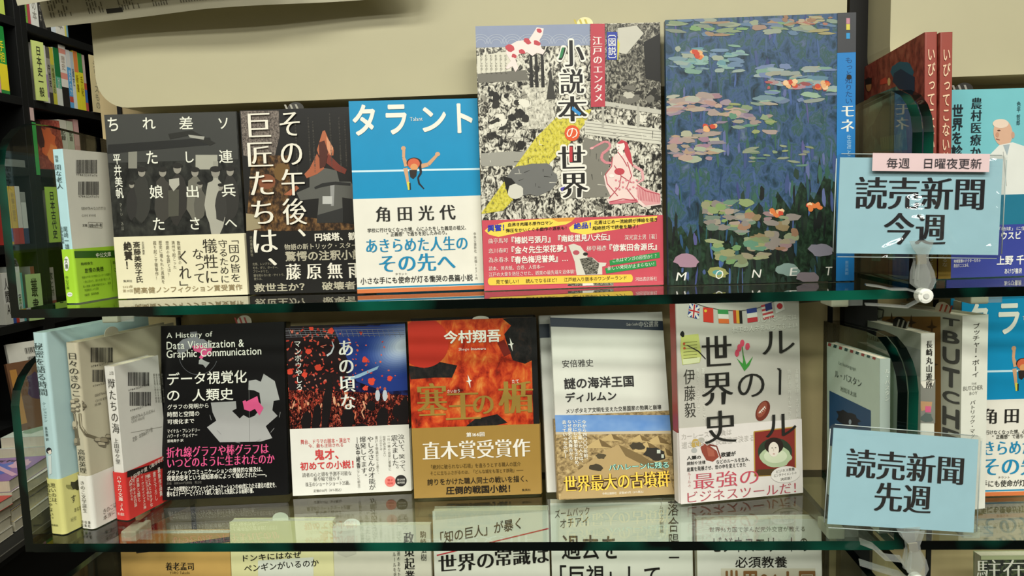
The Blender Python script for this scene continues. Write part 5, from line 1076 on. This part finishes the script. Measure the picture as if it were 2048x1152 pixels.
def blue_card(pos, yaw, lean, roll, W, H, label, prints, bump):
    rt = empty('sign_card', pos, label, 'sign', 'blue newspaper review cards')
    rt.rotation_euler = (Matrix.Rotation(R(yaw), 3, 'Z') @ Matrix.Rotation(-R(lean), 3, 'X') @ Matrix.Rotation(-R(roll), 3, 'Y')).to_euler()
    f = Face('F'); f.zone(0, 0, 1, 1, '96b9c2', 1); prints(f)
    m = MB(); i = .0030
    m.box((i, 0, i), (W - i, .0004, H - i), paper('96b9c2')); k = MB(); f.emit(k, False, W - 2 * i, .0004, H - 2 * i, 0)
    o = len(m.v)
    for mt in k.mats: m.mi(mt)
    m.v += [(x + i, y, z + i) for x, y, z in k.v]; m.f += [tuple(q + o for q in fc) for fc in k.f]; m.m += [m.mats.index(k.mats[q]) for q in k.m]
    m.build('paper_sheet', rt)
    nx, nz = 90, 56; r = .004
    def dep(x, z):
        d = .0012
        for cx, cz, sx, sz, a, w, th in bump:
            u = (x - cx) * math.cos(th) + (z - cz) * math.sin(th); v = -(x - cx) * math.sin(th) + (z - cz) * math.cos(th)
            d += a * math.exp(-(u / sx) ** 2 - (v / sz) ** 2) * (1 + math.sin(v * w + u * w * .3))
        return d
    P = []
    for cx, cz, a0 in ((r, r, 180), (W - r, r, 270), (W - r, H - r, 0), (r, H - r, 90)): P += [(cx + r * math.cos(R(a0 + 15 * k_)), cz + r * math.sin(R(a0 + 15 * k_))) for k_ in range(7)]
    m = MB(); m.prism(P, lambda a, b: (a, .0006, b), (0, .0002, 0), FILM)
    vs = [(W * a / nx, -dep(W * a / nx, H * b / nz), H * b / nz) for b in range(nz + 1) for a in range(nx + 1)]
    fs = [(b * (nx + 1) + a, b * (nx + 1) + a + 1, (b + 1) * (nx + 1) + a + 1, (b + 1) * (nx + 1) + a) for b in range(nz) for a in range(nx) if not ((a in (0, nx - 1)) and (b in (0, nz - 1)))]
    m.add(vs, fs, FILM)
    for q in (0.0, W): m.tube([(q, 0, .004), (q, 0, H - .004)], .0004, paper('a9b4b0', .3), 6)
    for q in (0.0, H): m.tube([(.004, 0, q), (W - .004, 0, q)], .0004, paper('a9b4b0', .3), 6)
    m.build('laminate', rt, smooth=True)
    return rt

def cards():
    def p1(f):
        f.h('読売新聞', .10, .20, .895, .53, '1c1a1d', 'M'); f.h('今週', .285, .57, .67, .90, '1c1a1d', 'M')
    c1 = blue_card((.2779, -.0235, .032), 2.5, 2.4, -2.3, .1424, .087, 'blue laminated card with a pink handwritten strip on top, above the upper shelf edge', p1, [(.071, .027, .013, .020, .0062, 30, 0), (.072, .030, .008, .020, .0008, 700, .3), (.049, .008, .018, .006, .0009, 650, .7), (.088, .012, .010, .010, .0008, 700, -.6), (.137, .05, .003, .035, .0008, 520, 0), (.132, .008, .010, .005, .0008, 700, .5), (.132, .080, .008, .005, .0009, 800, .3)])
    m = MB(); f = Face('F'); W = .0975; f.h('毎週　日曜夜更新', .12, .26, .93, .84, '2c2a30', 'r'); m.box((0, 0, 0), (W, .0002, .015), paper('cdb4b4', .6)); f.emit(m, False, W, .0002, .015, 0)
    o = m.build('pink_strip', c1); o.location = (.0285, -.0040, .0725); o['label'] = 'pink paper strip with handwriting'
    def p2(f):
        f.h('読売新聞', .095, .20, .905, .50, '1c1a1d', 'M'); f.h('先週', .30, .53, .69, .83, '1c1a1d', 'M')
    blue_card((.2624, -.0552, -.194), 12.5, 8.5, -8.5, .1442, .0867, 'plain blue laminated card tilted to the right, above the lower shelf edge', p2, [(.03, .082, .03, .004, .0008, 500, .2), (.06, .083, .02, .003, .0006, 700, .2), (.066, .004, .012, .006, .0008, 60, 0)])
    clip((.3520, -.026, -.0025), .0065, -.0100, .047, .08, 'clear clip on the upper glass shelf holding the card with the pink strip', 4)
    clip((.3415, -.050, -.2435), .022, .0035, .043, .12, 'clear clip with a white disc on the lower glass shelf, holding the tilted blue card', 6)

# ------------------------------------------------------------------ black bookcase along the left
XF = -1.6
def bookcase(y0, y1, label):
    rt = empty('side_bookcase', (XF, y0, -1.25), label, 'bookcase', 'black bookcases along the left')
    def part(nm, a, b):
        m = MB(); m.box((a[0] - XF, a[1] - y0, a[2] + 1.25), (b[0] - XF, b[1] - y0, b[2] + 1.25), BLACKWOOD); m.build(nm, rt, bevel=.001)
    t = .026
    part('upright', (-1.86, y0, -1.25), (XF, y0 + t, 1.2)); part('upright', (-1.86, y1 - t, -1.25), (XF, y1, 1.2)); part('back_panel', (-1.87, y0, -1.25), (-1.86, y1, 1.2))
    for z in (.95, .71, .472, .255, .018, -.22, -.52, -.85): part('shelf', (-1.858, y0 + t, z - .025), (XF, y1 - t, z))
    part('plinth', (-1.858, y0 + t, -1.25), (XF - .02, y1 - t, -.90))
    return rt

def spine_book(y, z, th, h, cols, label, grp, x=XF - .012, txt=None, dep=.13, tcol='2c2a26', lean=0.4, name='shelved_book', roll=0):
    """cols: list of (fraction from the top, colour)"""
    f = Face('F'); v = 0
    for q, c in cols[:-1]: f.zone(0, v, 1, q, c, 1); v = q
    f.zone(0, v, 1, 1, cols[-1][1], 1)
    if txt:
        for t_, v0, v1 in txt: f.t(t_, .22, v0, .78, v1, tcol, 'b')
    return book(name, label, ((x, y, z), 90, lean, roll, (th, dep, h)), [f], cols[-1][1], 'F', None, hard=False, group=grp, r=.001)

def divider(y, z, w, h, col, txt, label, x=XF + .004, yaw=78, tc='2a2c20'):
    rt = empty('shelf_divider', (x, y, z), label, 'divider', 'green section dividers')
    rt.rotation_euler = (0, 0, R(yaw))
    m = MB(); m.box((0, 0, 0), (w, .003, h), paper(col, .5)); f = Face('F'); f.t(txt, .30, .09, .72, .93, tc, 'b'); f.emit(m, False, w, .003, h, 0); m.build('plate', rt)
    m = MB(); m.box((.004, .0032, 0), (w - .004, .05, .002), CLEAR); m.build('foot', rt)

def left_side():
    bookcase(.80, 1.634, 'black bookcase nearer the camera, at the left edge'); bookcase(1.634, 2.6, 'black bookcase farther along the aisle, partly hidden by the cream board')
    G2 = 'books on the side bookcase, row with the tall green divider'
    y = 1.716; T = 'Japanese history row of the black side bookcase'
    for th, h, cols, lab, txt, tc in (
        (.026, .190, [(.12, 'c4bfb0'), (.55, 'a8504a'), (1, 'cfccc0')], 'dull red and white spine next to the yellow green divider', [('東国の歴史', .16, .5)], 'd8d0c0'),
        (.014, .186, [(.5, 'c9c6ba'), (.9, '9a86a4'), (1, 'c9c6ba')], 'slim white and mauve spine, second from the yellow green divider', None, ''),
        (.018, .184, [(.2, '57534c'), (.8, '8a857a'), (1, '3a3833')], 'grey mottled spine between the mauve and olive ones', [('中世史', .3, .7)], '2c2a26'),
        (.018, .186, [(.3, 'b8ae3a'), (.8, '8f9a5a'), (1, 'b4b03c')], 'olive yellow spine, left of the dark green one', [('地図でよむ', .35, .8)], '5a5a20'),
        (.028, .190, [(.50, '1f6a3a'), (.70, '4a9a78'), (1, 'c4c6ba')], 'dark green spine with pale lower end', [('日本の近代', .52, .7)], 'c4d4c4'),
        (.036, .206, [(.06, 'd4d0c4'), (.14, 'cf8a78'), (.45, 'd4d0c4'), (.55, 'd08a7a'), (.68, 'd4d0c4'), (1, '24221f')], 'thickest white spine with two pink patches and a black lower end', [('歴史', .18, .40)], 'a89a8a'),
        (.020, .196, [(.3, 'c6c4bc'), (.8, '4a92c4'), (.9, 'b04a3c'), (1, '5a98c4')], 'blue and white spine right of the thickest white one', [('史料の力', .34, .78)], 'cfe0ea'),
        (.018, .194, [(.5, 'a9b4b8'), (1, 'ccd0c8')], 'pale grey spine beside the orange and yellow ones', [('通史', .3, .6)], '4a5a68'),
        (.022, .200, [(.36, 'd07a40'), (1, 'd8cc30')], 'orange topped yellow spine', [('新書', .4, .7)], '8a6a10'),
        (.024, .198, [(.34, '3a8a3c'), (1, 'd4ca2e')], 'green topped yellow spine', [('手帖', .4, .75)], '8a7a10'),
        (.014, .196, [(.5, 'b8a8a0'), (.62, 'b0503c'), (.85, '3a68a8'), (1, 'b0504a')], 'slim spine banded in red and blue, left of the beige divider', None, '')):
        spine_book(y, .4725, th, h, cols, lab, G2, txt=txt, tcol=tc or '2c2a26'); y += th + .001
    divider(1.668, .4725, .044, .186, 'b4c070', '日本史一般', 'yellow green divider reading a history section, beside the black upright')
    divider(y + .001, .4725, .044, .20, 'c2b488', 'シリーズもの', 'beige divider at the far end of the history row', tc='8a8468')
    y = 1.665; G1 = 'books on the side bookcase, highest row in view'
    for th, h, c, lab in ((.020, .17, '6a9a3a', 'green spine in the highest row, beside the black upright'), (.012, .18, 'a4464a', 'slim red spine in the highest row'), (.036, .20, 'ccccc2', 'broad white spine in the highest row'), (.016, .20, '2b2a28', 'first of two black spines in the highest row'), (.016, .20, '35332f', 'second of two black spines in the highest row'), (.02, .21, '1d1c1a', 'black spine leaning against the white books in the highest row'), (.022, .2, 'c4ccd0', 'bluish white spine in the highest row'), (.045, .2, 'cfccbe', 'broad cream spine in the highest row'), (.007, .19, 'c4bc58', 'thin yellow spine in the highest row'), (.007, .19, '6a98a8', 'thin blue spine in the highest row')):
        spine_book(y, .7105, th, h, [(.75, c), (.9, c), (1, c)], lab, G1, txt=[('歴史の本', .3, .9)] if th > .015 else None, tcol='8a877c'); y += th + .002
    spine_book(1.555, .7105, .03, .2, [(.5, 'c9cc8a'), (1, 'a8b850')], 'yellow green spine in the highest row left of the upright', G1)
    G3 = 'books on the near side bookcase, second row'; y = 1.470
    for th, h, cols, lab, txt, tc in ((.014, .19, [(.6, 'd0c49a'), (1, 'b8a070')], 'tan spine at the left edge', None, ''), (.014, .19, [(.4, 'c9cc6a'), (.75, 'd0d0c4'), (1, 'b8a84a')], 'yellow and white spine at the left edge', None, ''), (.014, .186, [(.5, 'c8c8c0'), (.8, '9ab4a4'), (1, '4a8a4c')], 'white spine with a green foot at the left edge', None, ''), (.012, .18, [(.4, 'b0506a'), (.65, 'cfc0b0'), (1, 'c08a94')], 'pink spine beside the thick green and yellow one', None, ''), (.034, .2, [(.20, '1f7a34'), (.56, '2c8a3a'), (.95, 'd4c22c'), (1, '2c7a38')], 'thick green and yellow spine with two big yellow characters', [('手相', .22, .54)], 'd8c828')):
        spine_book(y, .4725, th, h, cols, lab, G3, txt=txt, tcol=tc or '2c2a26', x=XF - .004); y += th + .001
    # third row: face-out book, white boards, pink spine
    f = Face('F'); f.zone(0, 0, 1, 1, RUSTPAINT); f.ell(.45, .45, .3, .3, 'b8542c', 3, 18, 0, .2); f.ell(.6, .7, .22, .2, 'c8703c', 4, 14, 0, .2); f.ell(.2, .3, .14, .3, '3a1c18', 4, 14, 0, .2)
    book('picture_book', 'orange and brown cover facing out on the far bookcase', ((XF - .03, 1.70, .2555), 60, 8, 0, (.085, .012, .165)), [f], '7a3c2c', 'L', None, hard=False, group='books on the side bookcase, third row')
    for k, (y0, c, w, lab) in enumerate(((1.79, 'c9c6b4', .04, 'first plain cream volume right of the orange cover'), (1.835, 'b9bba4', .03, 'second plain cream volume right of the orange cover'))): spine_book(y0, .2555, w, .17, [(.5, c), (1, c)], lab, 'books on the side bookcase, third row', txt=[('記録', .2, .4)])
    spine_book(1.872, .2555, .024, .18, [(.5, 'c49a94'), (1, 'b88a84')], 'pink spine right of the cream volumes', 'books on the side bookcase, third row')
    rt = empty('shelf_label_holder', (XF, 1.49, .2555), 'clear strip holder on the empty shelf left of the upright', 'label holder'); m = MB(); m.box((0, 0, 0), (.002, .1, .022), CLEAR); m.build('clear_strip', rt); m = MB(); m.box((-.004, 0, 0), (-.001, .1, .020), paper('4c5048')); m.build('insert', rt)
    # green tape and a pink tab on the uprights
    for nm, z0, z1, yy, w, c, lab in (('marker_tape', .235, .40, 1.640, .016, '3f9a4c', 'bright green tape strip stuck down the black upright'), ('price_tab', .405, .445, 1.636, .016, 'c0a49c', 'small pinkish tab above the green tape')):
        m = MB(); m.box((0, 0, 0), (.0015, w, z1 - z0), paper(c, .35)); o = m.build(nm); o.location = (XF + .0004, yy, z0 + ZS); tag(o, lab, 'tape')
    # fourth row
    divider(1.668, .0185, .044, .18, '9cbc48', '日本古代史', 'bright green divider half hidden by the pale blue spined paperback')
    y = 1.478; G4 = 'books on the near side bookcase, fourth row'
    for th, h, cols, lab in ((.012, .18, [(.55, 'c8c08a'), (.85, 'b8a040'), (1, 'a83830')], 'yellow spine with red foot at the left edge of the fourth row'), (.026, .176, [(.72, 'c8a428'), (.95, '5a74a0'), (1, 'b89a30')], 'first yellow spine with a blue foot'), (.024, .176, [(.72, 'c4a230'), (.95, 'a03a34'), (1, 'a03a34')], 'second yellow spine with a red foot'), (.020, .177, [(.72, 'c4c2b8'), (1, 'a8403a')], 'white spine with a red foot'), (.022, .16, [(.2, '8a8c84'), (.70, 'c0c2b8'), (1, '38445c')], 'white spine with a navy foot')):
        spine_book(y, .0185, th, h, cols, lab, G4, txt=[('新書の歴史', .1, .6)] if th > .022 else None, tcol='a88a30', x=XF - .004); y += th + .001
    for k, (c, lab) in enumerate((('b4b0a0', 'cream spine right of the bright green divider'), ('8a4a40', 'dull red spine right of the bright green divider'))): spine_book(1.716 + .022 * k, .0185, .02, .17, [(.6, c), (1, c)], lab, G4)
    # fifth row
    y = 1.452; G5 = 'books on the near side bookcase, fifth row'
    for th, h, cols, lab, txt in ((.030, .155, [(.6, 'c6c6bc'), (1, 'b8b8ac')], 'white spine with black lettering at the left edge', [('人間Ａ', .1, .8)]), (.012, .12, [(.5, '2f5a9a'), (1, '2f4a8a')], 'blue spine low at the left edge', None), (.012, .12, [(.5, 'a8382c'), (1, 'a8382c')], 'red spine low at the left edge', None)):
        spine_book(y, -.2195, th, h, cols, lab, G5, txt=txt, x=XF - .004); y += th + .001
    for th, h, cols, lab, txt in ((.020, .17, [(.5, 'c4c8c0'), (1, 'b8c0b8')], 'white spine left of the wide green divider', [('民俗', .5, .9)]), (.008, .15, [(.5, '4a9a98'), (1, '4a9a98')], 'thin teal spine left of the wide green divider', None)):
        spine_book(y, -.2195, th, h, cols, lab, G5, txt=txt, x=XF - .004); y += th + .001
    divider(y + .001, -.2195, .046, .145, '9cb474', '叢書', 'wide green divider with two dark characters', yaw=66)
    spine_book(1.587, -.2195, .018, .165, [(.3, '8a5040'), (.82, '9a9c94'), (.97, 'b8962e'), (1, '8a8a84')], 'brown, grey and yellow spine beside the upright', G5)
    spine_book(1.666, -.2195, .03, .155, [(.7, 'a39a90'), (1, '8a4038')], 'greyish pink spine right of the upright in the fifth row', G5, txt=[('家と村', .1, .6)])
    # face-out books leaning on the low shelf
    G6 = 'books leaning on the low shelf of the near bookcase'
    for k, (yy, w, h, c, lab, draw) in enumerate((
        (1.50, .14, .24, 'cfcdc0', 'white book with two barcodes leaning on the low shelf', lambda f: (f.bars(.35, .08, .8, .16, 3), f.bars(.38, .2, .8, .27, 4), f.zone(0, .74, 1, 1, 'b4b83a', 2))),
        (1.455, .11, .19, '1c1d1a', 'black book with white lettering leaning on the low shelf', lambda f: (f.h('グリム', .1, .08, .9, .2, 'c9c8bc', 'b'), f.h('ドイツ', .1, .25, .9, .36, 'c9c8bc', 'b'), f.poly([(.1, .5), (.9, .45), (.9, .7), (.1, .75)], '5a6a58', 2))),
        (1.40, .12, .20, '6a4a32', 'brown book leaning on the low shelf at the left edge', lambda f: (f.zone(.05, .1, .2, .9, 'a8793a', 2), f.ell(.6, .4, .25, .2, '463048', 3, 16, 0, .2))))):
        f = Face('F'); f.zone(0, 0, 1, 1, c, 1); draw(f)
        book('leaning_book', lab, ((XF + .014 + .034 * k, yy - .05, -.5195), 62, 12, 0, (w, .014, h)), [f], c, 'L', None, hard=False, group=G6)

def table_stacks():
    A = 6
    rt = empty('display_table', (-1.29, .93, -1.25), 'low black table with a metal edge, carrying stacks of books at the lower left', 'table'); rt.rotation_euler = (0, 0, R(A))
    m = MB(); m.box((-.245, -.5, .52), (0, .62, .545), BLACKWOOD); m.build('table_top', rt)
    m = MB(); m.box((.0002, -.5, .535), (.004, .62, .549), METAL); m.build('metal_edge', rt)
    m = MB(); m.box((-.235, -.48, 0), (-.03, .60, .52), BLACKWOOD); m.build('base', rt)
    M = Matrix.Translation((-1.29, .93, 0)) @ Matrix.Rotation(R(A), 4, 'Z')
    spots = [((-.05, -.04), 4, 'red and cream', ['b04038', 'c9c4b0', 'c4c2b4', 'bcb9a8'], .15, 0), ((-.055, .172), 5, 'purple and white', ['8a6a9a', 'c6c2b4', '48509a', 'c8b478', 'c9c7bc'], .14, 3), ((-.06, .385), 7, 'pale green and white', ['c2ccbc', 'c9c9c0', 'b4beb0', 'c9c4b4', 'bfbcb0', 'c6c4ba', 'a8b4a8'], .145, 2)]
    zt = -1.25 + .546
    for si, ((lx, ly), n, nm, cols, w, rz) in enumerate(spots):
        z = zt; grp = 'flat stack of %s books' % nm
        for k in range(n):
            c = cols[n - 1 - k]; th = .022 + .004 * ((k * 7 + si) % 3); h = .20
            p = M @ Vector((lx, ly, 0)); jx = .004 * math.sin(k * 2.1 + si)
            ordn = ['lowest', 'second lowest', 'third from below', 'fourth from below', 'fifth from below', 'sixth from below', 'seventh from below'][k] if k < n - 1 else 'topmost'
            r2 = empty('stacked_book', (p.x + jx, p.y, z), '%s book in the stack topped by the %s cover' % (ordn, nm), 'book', grp)
            r2.rotation_euler = (0, 0, R(A + rz + 2 * math.sin(k * 1.7)))
            m = MB(); cm = paper(c, .4)
            m.box((-w, 0, 0), (0, h, .0008), cm); m.box((-w, 0, th - .0008), (0, h, th), cm); m.box((-w, 0, 0), (-w + .0008, h, th), cm)
            if k == n - 1:
                f = Face('U')
                cc = {0: ('d8c8b8', '7a2420'), 1: ('5a6ab0', 'c9a0b0'), 2: ('8aa088', 'd8dcd0')}[si]
                f.ell(.4, .5, .3, .3, cc[0], 2, 18, 0, .25, si); f.ell(.7, .3, .2, .15, cc[1], 3, 14, .4, .25, si + 4); f.line([(.05, .2), (.95, .8)], .08, cc[1], 4); f.h('新刊', .1, .1, .5, .2, '2a2824', 'b')
                k2 = MB(); f.emit(k2, False, w, h, th, 0); m_o = len(m.v)
                for mt in k2.mats: m.mi(mt)
                m.v += [(x - w, y, zz) for x, y, zz in k2.v]; m.f += [tuple(q + m_o for q in fc) for fc in k2.f]; m.m += [m.mats.index(k2.mats[q]) for q in k2.m]
            m.build('cover', r2)
            m = MB(); m.box((-w + .001, .001, .0009), (-.001, h - .001, th - .0009), PAGES); m.build('page_block', r2)
            z += th + .0004

def ceiling_lamps():
    for i, (x, y) in enumerate(LAMPS):
        rt = empty('ceiling_lamp', (x, y, CEIL), 'long fluorescent ceiling lamp out of the picture', 'lamp', 'fluorescent ceiling lamps')
        m = MB(); m.box((-.64, -.17, -.06), (.64, .17, -.001), plain('white_enamel', 'd8d8d2', .4)); m.build('housing', rt)

# ------------------------------------------------------------------ put it together
setting(); shelves()
sign_board(-.436, .334, .199, .47, 'long blank cream board above the upper shelf of the left-hand bay')
sign_board(.376, 1.17, .197, .47, 'blank cream board above the right-hand bay, beside the black gap')
newspaper([(-.466, .277), (-.40, .282), (-.30, .287), (-.185, .289), (-.10, .2915), (-.088, .297)], .36, .076, 'longer newspaper sheet hanging lower over the cream board', 3, 9)
newspaper([(-.475, .292), (-.44, .297), (-.37, .3025), (-.30, .305), (-.20, .308)], .37, .050, 'shorter newspaper sheet lying in front of the longer one', 8, 6)
pocket_book_blue(); scattered_kana_book(); praying_hands_book()
jumper_cover('U3', 'bright blue and white novel with a high jumper on the upper shelf', 'books on the upper glass shelf')
woodblock_book(); pond_painting_book()
pale_blue_book(); mushroom_book(); white_red_paperback(); rose_chart_book(); concert_book(); fire_cloud_book(); desert_book(); rules_book()
third_row(); right_bay()
jumper_cover('TAL2', 'second copy of the blue high jumper novel, at the right edge of the lower shelf', RLG)
cards(); left_side(); table_stacks(); ceiling_lamps()
